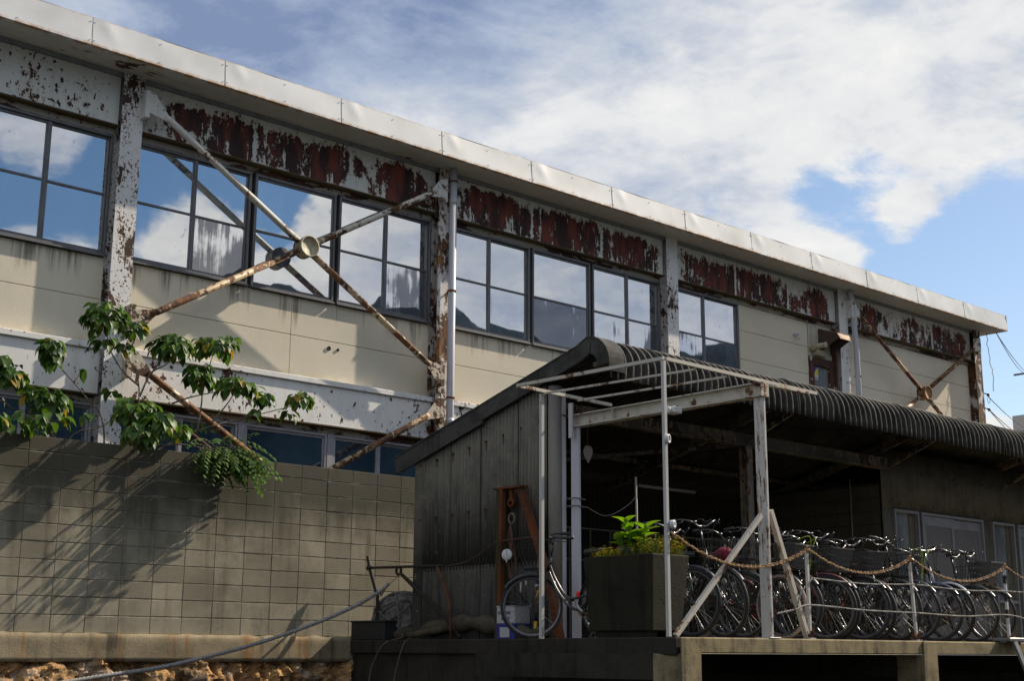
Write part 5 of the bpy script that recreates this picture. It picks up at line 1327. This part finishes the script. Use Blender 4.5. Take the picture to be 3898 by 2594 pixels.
def plants():
    Z0 = 3.2
    sapling('sapling', 'leafy sapling at the left edge of the photo with a tall single bent shoot', [
        [(6.95, 15.05, Z0), (7.0, 15.0, 3.9), (6.935, 15.0, 4.305), (6.752, 15.0, 4.481), (6.571, 15.0, 4.655), (6.393, 15.0, 4.809), (6.292, 15.0, 4.95)],
        [(6.45, 15.05, Z0), (6.369, 15.0, 4.009), (6.139, 15.0, 4.193), (6.042, 15.0, 4.303)], [(6.45, 15.05, Z0), (6.387, 15.0, 4.011), (6.269, 15.0, 4.138), (6.168, 15.0, 4.266)],
        [(5.5, 15.1, Z0), (5.6, 15.0, 4.1), (5.727, 15.0, 4.332), (5.871, 15.0, 4.264), (5.975, 15.0, 4.26)], [(5.5, 15.1, Z0), (5.66, 15.05, 4.3), (5.80, 15.0, 4.6)], [(6.571, 15.0, 4.655), (6.61, 15.0, 4.72), (6.634, 15.0, 4.79)]],
        [((6.271, 14.98, 4.98), 0.13, 0.17, 34), ((6.30, 14.93, 4.80), 0.05, 0.06, 6), ((5.84, 15.0, 4.607), 0.16, 0.14, 36), ((5.70, 15.0, 4.76), 0.12, 0.10, 22), ((6.23, 14.9, 4.36), 0.25, 0.17, 64), ((6.05, 14.85, 4.42), 0.12, 0.1, 18), ((5.80, 14.78, 4.02), 0.24, 0.05, 22), ((6.747, 14.95, 4.258), 0.05, 0.04, 5), ((6.634, 15.0, 4.79), 0.03, 0.03, 3), ((5.55, 14.7, 4.05), 0.2, 0.10, 22)], 1)
    sapling('sapling', 'tallest sapling, climbing the left peeling column to a crowded leafy top', [
        [(7.40, 15.1, Z0), (7.41, 15.05, 4.2), (7.401, 15.0, 4.545), (7.387, 15.0, 4.729), (7.336, 15.0, 4.889), (7.203, 15.0, 5.093), (7.222, 15.0, 5.359)],
        [(7.387, 15.0, 4.729), (7.181, 15.0, 4.867), (6.98, 15.0, 5.126), (6.93, 15.0, 5.36)], [(7.203, 15.0, 5.093), (7.28, 15.0, 5.25), (7.31, 15.0, 5.36)]],
        [((6.93, 15.08, 5.50), 0.25, 0.23, 82), ((6.93, 15.05, 5.20), 0.14, 0.08, 14), ((7.309, 15.05, 5.41), 0.13, 0.13, 18), ((7.149, 15.05, 5.16), 0.11, 0.10, 14)], 2)
    sapling('sapling', 'wide sapling reaching right across the lower girder with clumps of drooping leaves', [
        [(7.55, 15.1, Z0), (7.60, 15.0, 3.85), (7.719, 15.0, 3.99), (8.191, 15.0, 4.265), (8.821, 15.0, 4.491), (9.441, 15.0, 4.704), (9.68, 15.0, 4.80)],
        [(8.212, 15.0, 4.268), (8.246, 15.0, 4.729), (8.16, 15.0, 4.90)], [(7.841, 15.0, 4.563), (8.05, 15.0, 4.66), (8.246, 15.0, 4.729), (8.6, 15.0, 4.84)], [(8.395, 15.0, 4.384), (8.594, 15.0, 4.639), (8.714, 15.0, 4.83)],
        [(7.41, 15.0, 4.60), (7.534, 15.0, 4.899), (7.727, 15.0, 5.039), (7.83, 15.0, 5.20)], [(7.534, 15.0, 4.899), (7.60, 15.0, 4.99), (7.642, 15.0, 5.084)], [(8.246, 15.0, 4.729), (8.30, 15.0, 5.0), (8.40, 15.05, 5.3)], [(8.82, 15.0, 4.49), (9.05, 15.0, 4.62), (9.17, 15.0, 4.74)]],
        [((7.80, 15.0, 5.25), 0.28, 0.19, 84), ((8.40, 15.05, 5.36), 0.28, 0.14, 62), ((8.62, 15.05, 5.46), 0.12, 0.08, 14), ((8.18, 15.0, 4.95), 0.19, 0.20, 52), ((8.70, 14.98, 4.88), 0.31, 0.15, 66), ((9.17, 15.0, 4.75), 0.14, 0.12, 24), ((9.71, 15.0, 4.83), 0.17, 0.13, 34), ((9.0, 14.97, 4.58), 0.05, 0.05, 4), ((9.50, 14.97, 4.63), 0.08, 0.06, 7)], 3)
    sapling('sapling', 'bushy sapling drooping over the wall coping in front of the column foot', [
        [(7.15, 15.05, Z0), (7.2, 14.98, 3.98), (7.26, 14.8, 4.2), (7.28, 14.76, 4.38)], [(6.5, 15.05, Z0), (6.56, 14.98, 3.98), (6.866, 14.85, 4.141), (7.05, 14.8, 4.30)],
        [(7.40, 15.05, Z0), (7.40, 15.0, 3.99), (7.42, 14.80, 4.00), (7.30, 14.70, 3.90), (7.26, 14.68, 3.84)], [(7.42, 14.85, 4.0), (7.65, 14.72, 4.0), (7.865, 14.66, 4.02), (8.174, 14.6, 3.98), (8.36, 14.56, 3.95)], [(7.5, 14.9, 4.0), (7.7, 14.85, 4.08), (7.855, 14.8, 4.16)]],
        [((7.257, 14.78, 4.34), 0.30, 0.19, 84), ((7.40, 14.40, 4.20), 0.18, 0.15, 40), ((7.15, 14.42, 4.02), 0.19, 0.14, 50), ((6.0, 14.45, 4.08), 0.3, 0.08, 26), ((7.84, 14.75, 4.19), 0.14, 0.13, 26), ((7.049, 15.0, 4.56), 0.08, 0.06, 8)], 4, r0=0.011)
    # feathery plant hanging over the front of the wall
    rg = random.Random(9); T = thing('fern_bush', 'feathery bush with small pinnate leaflets hanging over the front of the block wall', 'bush', (8.45, 15.0, 3.9))
    st = MB(); fo = MB()
    for k in range(96):
        a = rg.uniform(-0.5, math.pi+0.5); o = Vector((8.40+rg.uniform(-0.15, 0.2), 14.80, 3.92+rg.uniform(-0.03, 0.12)))
        L = rg.uniform(0.22, 0.46) if k < 36 else rg.uniform(0.45, 0.72); d = Vector((math.cos(a)*0.9+0.1, -rg.uniform(0.2, 1.1), rg.uniform(-0.25, 0.75)))
        pts = [o]; cur = d.normalized()
        for q in range(9): cur = (cur+Vector((0, 0, -0.16))).normalized(); pts.append(pts[-1]+cur*L/9)
        for p in pts: p.y = min(p.y, 14.802)
        st.tube(pts, [0.005*(1-0.07*q) for q in range(10)], 5)
        for q in range(2, 10):
            for s_ in (-1, 1):
                side = (pts[q]-pts[q-1]).normalized().cross(Vector((0, 0, 1))).normalized()*s_
                leaf(fo, pts[q], side+(pts[q]-pts[q-1]).normalized()*0.6, (0, -0.3, 1), rg.uniform(0.055, 0.09), rg.uniform(0.032, 0.042), fold=0.1, droop=0.4, mi=0 if rg.random() < 0.7 else 1, heart=False, seg=3)
    st.tube(curve([(8.45, 15.1, 3.2), (8.46, 15.02, 3.9), (8.42, 14.86, 3.99), (8.40, 14.80, 3.95)], 5), 0.010, 6)
    st.build('stem', M['stem'], T); fo.build('foliage', [M['leaf_fern'], M['leaf_dark']], T)
    # planter plants
    rg = random.Random(21); top = ZD+0.74
    T = thing('young_plant', 'fresh lime green plant with broad upright leaves growing in the concrete planter', 'plant', (9.66, 9.12, top-0.03))
    st = MB(); fo = MB()
    for (dx, dy, h, n) in ((-0.02, 0.06, 0.38, 8), (0.24, 0.02, 0.33, 8), (0.10, -0.02, 0.20, 7), (-0.10, 0.12, 0.22, 6), (0.16, 0.10, 0.25, 6)):
        b = Vector((9.70, 9.05, top-0.03)); t = Vector((9.66+dx, 9.02+dy, top+h)); st.tube(curve([b, b.lerp(t, .5)+Vector((0.01, 0, 0.02)), t], 4), 0.006, 6)
        for k in range(n):
            a = k*2.4+rg.random(); q = 0.55+0.45*k/n; p = b.lerp(t, q); d = Vector((math.cos(a), math.sin(a), 0.9*q))
            leaf(fo, p, d, Vector((-math.cos(a), -math.sin(a), 1.2)), rg.uniform(0.14, 0.20), rg.uniform(0.10, 0.135), fold=0.3, droop=0.35)
    for k in range(16):
        a = rg.uniform(0, 6.28); p = Vector((9.82+rg.uniform(-.16, .16), 8.92+rg.uniform(-.12, .2), top+0.01)); leaf(fo, p, (math.cos(a), math.sin(a)-.3, 0.5), (0, 0, 1), 0.14, 0.07, fold=0.25, droop=0.8, mi=0)
    st.build('stem', M['stem'], T); fo.build('foliage', [M['leaf_lime']], T)
    def tuft(name, label, cx, cy, rx, ry, n, hmax):
        T = thing(name, label, 'tuft', (cx, cy, top-0.03), 'yellow tufts in the planter'); fo = MB()
        for k in range(n):
            b = Vector((cx+rg.uniform(-rx, rx), cy+rg.uniform(-ry, ry), top-0.03)); h = hmax*rg.uniform(0.4, 1); lean_ = Vector((rg.uniform(-.5, .5), rg.uniform(-.5, .5), 1)).normalized()
            p = b
            for q in range(6):
                p = b+lean_*h*(q+1)/6
                for s_ in (-1, 1):
                    a = rg.uniform(0, 6.28); leaf(fo, p, (math.cos(a), math.sin(a), 0.5), (0, 0, 1), 0.028, 0.012, fold=0.1, droop=0.2, mi=0 if rg.random() < .75 else 1, heart=False, seg=2)
            fo.bar(b, b+lean_*h, 0.0035, mi=1)
        fo.build('sprigs', [M['moss_y'], M['leaf_fern']], T)
    tuft('sprig_tuft', 'larger yellow tuft of fine sprigs on the right of the planter', 9.85, 8.90, 0.23, 0.22, 330, 0.26)
    tuft('sprig_tuft', 'smaller yellow tuft of fine sprigs at the left end of the planter', 9.66, 9.34, 0.09, 0.14, 80, 0.17)
plants()

# ------------------------------------------------------------------ odds and ends on the terrace
def junk():
    # iron pipe rail at the far left end
    T = thing('pipe_rail', 'black iron pipe rail with one rusty post at the left end of the terrace', 'pipe rail', (10.52, 14.4, ZD))
    a = 0.02
    MB().tube([(10.59, 14.62, 2.824), (10.60, 14.58, 2.66), (10.60, 14.40, 2.30), (10.56, 14.32, ZD)], 0.024, 10).build('post', M['black_iron'], T)
    MB().tube([(10.60, 14.60, 2.671), (10.33, 12.715, 2.609)], 0.017, 10).build('crossbar', M['black_iron'], T)
    MB().tube([(10.341, 12.85, 2.60), (10.335, 12.72, 2.40), (10.318, 12.58, 2.15), (10.312, 12.545, ZD)], 0.019, 10).build('post', M['rust_iron'], T)
    mb = MB(); mb.lathe([(0.032, -0.03), (0.032, 0.03)], 12, to_axis((10.595, 14.59, 2.67), (0.1, 1, 0)), cap=True); mb.build('clamp', M['black_iron'], T)
    T = thing('pulley_bar', 'black bar with an eye end leaning diagonally under the iron pipe rail', 'pulley bar', (10.40, 12.7, ZD))
    MB().tube([(10.50, 13.78, 2.56), (10.46, 13.5, 2.42), (10.435, 13.242, 2.272), (10.40, 12.75, 2.00), (10.42, 12.5, ZD+0.02)], [0.02, 0.028, 0.022, 0.022, 0.022], 10).build('bar', M['black_iron'], T)
    MB().tube([Vector((10.51, 13.84, 2.60))+Vector((0.0, math.cos(t)*0.05, math.sin(t)*0.05)) for t in [2*math.pi*k/14 for k in range(14)]], 0.016, 8, closed=True).build('eye', M['black_iron'], T)
    mb = MB(); mb.box(10.44, 10.80, 14.02, 14.74, ZD, ZD+0.22); mb.box(10.43, 10.81, 14.01, 14.75, ZD+0.2201, ZD+0.245); tag(mb.build('black_box', M['black'], bevel=0.01), 'black lidded box at the very left end of the terrace', 'box')
    # bundled net: a coil of twisted strands with lumps
    T = thing('net_bundle', 'big coiled bundle of dirty grey net and rope against the block wall', 'net bundle', (10.95, 14.35, ZD)); r4 = random.Random(4)
    mb = MB(); rows = []
    for j in range(30):
        v = -0.5*math.pi+math.pi*j/29; row = []
        for i in range(60):
            u = 2*math.pi*i/59; d = Vector((math.cos(u)*math.cos(v), math.sin(u)*math.cos(v), math.sin(v)))
            w = abs(mnoise.noise(d*4.5))*0.16+mnoise.fractal(d*9, 0.8, 2.0, 4)*0.06; rr = 1-0.05+w-0.28*math.exp(-((d-Vector((-0.75, -0.6, 0.1)).normalized()).length/0.30)**2)
            row.append((10.90+0.32*rr*d.x, 14.22+0.50*rr*d.y, ZD+0.29+0.32*max(-0.9, rr*d.z)))
        rows.append(row)
    mb.grid(rows).build('bundle', M['net'], T)
    mb = MB()
    for k in range(12):
        ax_ = Vector((r4.uniform(-1, 1), r4.uniform(-1, 1), r4.uniform(-1, 1))).normalized(); b1 = ax_.orthogonal().normalized(); b2_ = ax_.cross(b1); off = r4.uniform(-0.5, 0.5); q = math.sqrt(1-off*off)
        mb.tube([Vector((10.90, 14.22, ZD+0.30))+Vector(((b1*math.cos(t)+b2_*math.sin(t))*q+ax_*off)[0:3])*1.06*Vector((1, 1, 1)).length/1.732 * 0 + Vector((0.325*((b1*math.cos(t)+b2_*math.sin(t))*q+ax_*off).x, 0.505*((b1*math.cos(t)+b2_*math.sin(t))*q+ax_*off).y, max(-0.28, 0.325*((b1*math.cos(t)+b2_*math.sin(t))*q+ax_*off).z))) for t in [2*math.pi*i/28 for i in range(28)]], 0.011, 6, closed=True)
    mb.build('strand', M['net'], T)
    # driftwood
    pts = curve([(10.62, 14.0, ZD+0.06), (10.58, 13.387, ZD+0.12), (10.52, 12.806, ZD+0.17), (10.48, 12.363, ZD+0.19), (10.43, 11.834, ZD+0.14), (10.38, 11.333, ZD+0.06), (10.36, 11.05, ZD+0.05)], 8)
    n = len(pts); mb = MB(); mb.tube(pts, [0.055+0.02*math.sin(i*0.7)+0.035*math.sin(math.pi*i/n) for i in range(n)], 10)
    mb.tube(curve([(10.48, 12.4, ZD+0.19), (10.40, 12.9, ZD+0.11), (10.36, 13.4, ZD+0.05)], 6), 0.04, 8); mb.tube(curve([(10.45, 12.0, ZD+0.16), (10.50, 11.7, ZD+0.08), (10.42, 11.3, ZD+0.10)], 6), 0.032, 8)
    tag(mb.build('driftwood', M['bark']), 'long mossy driftwood log lying along the left edge of the terrace', 'log')
    # orange trestle
    T = thing('trestle', 'orange rusty steel trestle with a mossy timber leg against the corrugated gable', 'trestle', (10.4, 11.7, ZD)); k = 0.95
    X = 10.42; Q = 0.15
    MB().box(X-0.07, X+0.07, 11.400, 11.860, 3.44, 3.465).build('head_plate', M['orange'], T)
    MB().bar((X, 11.770, 3.44), (X, 11.790, ZD), 0.10, 0.10).build('timber_leg', M['moss_wood'], T)
    MB().bar((X-0.045, 11.715, 3.44), (X-0.045, 11.750, ZD), 0.045, 0.06).build('leg', M['orange'], T)
    MB().bar((X, 11.460, 3.44), (X, 11.010, 2.45), 0.07, 0.075).build('leg', M['orange'], T)
    MB().bar((X, 11.010, 2.45), (X, 10.810, ZD), 0.07, 0.075).build('leg', M['orange'], T)
    mb = MB(); mb.lathe([(0.03, -0.02), (0.06, -0.02), (0.045, 0), (0.06, 0.02), (0.03, 0.02)], 14, to_axis((X, 11.610, 3.28), (1, 0, 0))); mb.bar((X, 11.610, 3.44), (X, 11.610, 3.30), 0.05, 0.03); mb.build('pulley', M['orange'], T)
    MB().tube([Vector((X, 11.610, 3.10))+Vector((0, math.cos(t)*0.05, math.sin(t)*0.06)) for t in [2*math.pi*q/14 for q in range(14)]], 0.009, 6, closed=True).build('ring', M['trim'], T)
    mb = MB(); r5 = random.Random(8)
    for q in range(7):
        y1 = 11.610+r5.uniform(-0.05, 0.05); mb.tube(curve([(X-0.02, 11.610, 3.05), (X-0.03, y1-0.02, 2.85), (X-0.03, 11.610+r5.uniform(-0.12, 0.06), 2.62), (X-0.03, 11.600+r5.uniform(-.05, .05), 2.42), (X-0.02, 11.620, 2.55), (X-0.02, 11.610, 3.03)], 7), 0.0045, 5)
    mb.tube(curve([(X-0.06, 11.830, 2.84), (X-0.06, 11.550, 2.85), (X-0.06, 11.200, 2.86), (X-0.06, 11.100, 2.80)], 5), 0.006, 5)
    mb.tube(curve([(X-0.06, 11.830, 2.84), (10.36, 12.150, 2.70), (10.36, 12.4, 2.63), (10.35, 12.85, 2.59)], 6), 0.006, 5)
    tag(mb.build('cord_hank', M['cord_dark']), 'reddish cords hanging from the trestle ring and strung to the pipe rail', 'cord')
    mb = MB(); mb.lathe([(0.001, -0.012), (0.058, -0.012), (0.066, 0), (0.058, 0.012), (0.001, 0.012)], 20, to_axis((X-0.07, 11.610, 2.715-0.03), (-0.9, -0.45, 0))); mb.bar((X-0.085, 11.600, 2.74), (X-0.085, 11.600, 2.60), 0.012)
    tag(mb.build('float_disc', M['white_plastic']), 'round white plastic disc hanging on cords under the trestle', 'disc')
    # striped pole
    T = thing('striped_pole', 'yellow and black striped pole leaning by the trestle right leg', 'pole', (10.42, 11.2, ZD))
    a, b = Vector((10.44, 11.24, ZD)), Vector((10.44, 11.12, 3.10))
    for q in range(7): MB().tube([a.lerp(b, q/7), a.lerp(b, (q+1)/7)], 0.021, 10).build('band', M['yellow' if q % 2 == 0 else 'black'], T)
    # tin of paint
    T = thing('paint_tin', 'square white and blue tin lettered MARINE behind the bicycle wheel', 'tin', (10.42, 11.5, ZD)); x0, y0, w = 10.28, 11.40, 0.30
    MB().box(x0, x0+0.24, y0, y0+w, ZD, ZD+0.17).build('lower_body', M['blue_tin'], T, bevel=.006)
    MB().box(x0, x0+0.24, y0, y0+w, ZD+0.1705, ZD+0.355).build('upper_body', M['white_tin'], T, bevel=.006)
    MB().box(x0-0.004, x0-0.001, y0+0.08, y0+0.24, ZD+0.02, ZD+0.13).build('label_patch', M['white_tin'], T)
    MB().box(x0-0.005, x0+0.245, y0-0.005, y0+w+0.005, ZD+0.355, ZD+0.365).build('lid', M['white_tin'], T)
    lettering('MARINE', (x0-0.003, y0+w/2+.02, ZD+0.285), 0.062, M['ink'], T, (0, -1, 0)); lettering('FLAKE', (x0-0.003, y0+w/2, ZD+0.222), 0.052, M['ink'], T, (0, -1, 0))
    # umbrellas
    def umbrella(label, p, d, m, s):
        T = thing('umbrella', label, 'umbrella', p, 'folded umbrellas by the trestle'); p = Vector(p); d = Vector(d).normalized(); n = Vector((0, -1, 0)); 
        top = p+d*0.62
        MB().lathe([(0.004, 0), (0.03, 0.10), (0.038, 0.30), (0.02, 0.50), (0.012, 0.52)], 12, to_axis(p, d)).build('canopy', M['black'], T)
        pts = [p+d*0.5, top]+[top+n*0.045+(-n*math.cos(t)*0.045+d*math.sin(t)*0.045)*1.0 for t in [math.pi*q/8 for q in range(1, 9)]]+[top+n*0.09-d*0.03]
        MB().tube(pts, 0.011, 8).build('handle', m, T)
    umbrella('umbrella with a white crook handle between the trestle legs', (10.46, 11.48, ZD), (0.0, 0.02, 1), M['white_plastic'], 1)
    umbrella('umbrella with a dark crook handle leaning beside the white-handled one', (10.50, 11.30, ZD), (0.0, -0.12, 1), M['trim'], 1)
    # drum behind the bicycle
    T = thing('blue_drum', 'blue plastic drum half hidden behind the left side of the planter', 'drum', (11.35, 10.75, ZD)); mb = MB()
    mb.lathe([(0.001, 0), (0.26, 0), (0.28, 0.03), (0.28, 0.28), (0.29, 0.30), (0.28, 0.32), (0.28, 0.58), (0.29, 0.60), (0.28, 0.62), (0.28, 0.86), (0.25, 0.90), (0.001, 0.90)], 28, Matrix.Translation((11.35, 10.75, ZD))); mb.build('body', M['blue_plastic'], T)
    MB().lathe([(0.285, 0.03), (0.285, 0.30)], 28, Matrix.Translation((11.35, 10.75, ZD))).build('lower_band', M['blue_tin'], T)
    # hanging dry leaf in the shed mouth
    mb = MB(); leaf(mb, (10.95, 10.9, 3.92), (0.05, 0, -1), (-0.6, -0.7, 0.1), 0.20, 0.11, fold=0.25, droop=0.1); mb.tube([(10.95, 10.9, 4.3), (10.95, 10.9, 3.92)], 0.003, 4)
    tag(mb.build('dry_leaf', M['cord']), 'single pale dry leaf hanging in the dark shed mouth', 'leaf')
    # loose cords over the edge
    for k, (P, lab) in enumerate((([(10.60, 13.9, ZD+0.10), (10.40, 13.6, ZD+0.03), (10.24, 13.75, ZD-0.05), (10.22, 13.95, ZD-0.3), (10.20, 14.0, ZD-0.55)], 'pale loose cord hanging over the terrace edge, the left of two'), ([(10.50, 13.4, ZD+0.02), (10.28, 13.3, ZD+0.01), (10.16, 13.25, ZD-0.06), (10.12, 13.35, ZD-0.4), (10.12, 13.45, ZD-0.9)], 'pale loose cord hanging over the terrace edge, the right of two'))):
        tag(MB().tube(curve(P, 7), 0.0055, 6).build('loose_cord', M['cord_grey']), lab, 'cord', 'loose cords over the terrace edge')
    # aluminium ladder hooked on the terrace edge
    T = thing('ladder', 'grey aluminium ladder with its top plate hooked on the terrace edge', 'ladder', (15.1, 8.0, 0))
    a, b = Vector((15.02, 8.05, ZD+0.055)), Vector((15.42, 7.60, -0.0)); off = Vector((0.40, 0.06, 0))
    for o_ in (Vector((0, 0, 0)), off): MB().bar(a+o_, b+o_, 0.075, 0.03, up=(0, 1, 0)).build('side_rail', M['ladder'], T)
    for q in range(6):
        t = 0.15+q*0.15; p = a.lerp(b, t); MB().tube([p, p+off], 0.016, 8).build('rung', M['ladder'], T)
    MB().box(14.90, 15.46, 8.02, 8.24, ZD+0.012, ZD+0.05).build('top_plate', M['ladder'], T, bevel=.006)
junk()

# ------------------------------------------------------------------ beyond the right end
def far():
    T = thing('far_building', 'plain grey concrete building corner far behind at the right edge of the photo', 'building', (92, 44, 0))
    MB().box(90, 110, 30, 47.0, 16.9, 18.2).build('parapet', M['far_wall'], T); MB().box(90.9, 110, 30, 46.5, 0, 16.9).build('wall', M['far_wall'], T)
    for z in (14.2, 10.6): MB().box(90.8, 90.92, 43.2, 45.6, z, z+1.5).build('window', M['g_shed'], T)
    lab = ['paired power line sagging away from the roof corner', 'upper service wire leaving the last rusty column', 'lower pair of service wires leaving the last rusty column']
    for k, (a, b, s, two) in enumerate((((29.7, 15.75, 9.13), (67.7, 34.28, 16.27), 0.14, True), ((29.5, 16.0, 7.62), (67.7, 34.47, 13.25), 0.14, False), ((29.5, 16.0, 7.30), (67.7, 34.47, 12.71), 0.14, True))):
        mb = MB(); a, b = Vector(a), Vector(b)
        for o_ in ((0, 0.06) if two else (0,)):
            P = [];
            for i in range(25):
                t = i/24; p = a.lerp(b, t); p.z -= s*4*t*(1-t)+o_*math.sin(math.pi*t)*3; P.append(p)
            mb.tube(P, 0.011, 5)
        tag(mb.build('power_line', M['wire']), lab[k], 'wire', 'service wires at the right end of the building')
    T = thing('utility_pole', 'grey concrete utility pole just beyond the right edge that carries the service wires', 'utility pole', (67.9, 34.4, 0))
    MB().tube([(67.9, 34.4, 0), (67.9, 34.4, 17.0)], [0.19, 0.13], 14).build('pole', M['far_wall'], T)
    for z in (16.3, 13.2): MB().bar((67.75, 33.7, z), (67.75, 35.1, z), 0.09).build('crossarm', M['trim'], T)
    mb = MB(); r6 = random.Random(3); z = 9.13; P = []
    while z > 7.65: P.append((29.52+r6.uniform(-.015, .015), 15.86+r6.uniform(-.02, .02)+0.04*math.sin(z*3), z)); z -= 0.09
    mb.tube(P, 0.008, 5); tag(mb.build('drop_wire', M['trim']), 'crinkled grey wire dropping from the eave beside the last column', 'wire')
    T = thing('insulator_bracket', 'small iron bracket with brown insulators on the last rusty column', 'bracket', (29.4, 16.0, 7.6))
    for z in (7.66, 7.30):
        MB().bar((29.36, 16.02, z), (29.56, 15.98, z-0.03), 0.02).build('arm', M['black_iron'], T)
        MB().lathe([(0.001, 0), (0.03, 0.0), (0.036, 0.03), (0.02, 0.06), (0.001, 0.07)], 10, Matrix.Translation((29.53, 15.985, z-0.06))).build('insulator', M['rust_iron'], T)
    mb = MB(); mb.tube(curve([(29.53, 15.98, 7.64), (29.60, 15.98, 7.52), (29.52, 15.98, 7.42), (29.46, 15.98, 7.55)], 6), 0.006, 5); mb.build('jumper', M['wire'], T)
far()
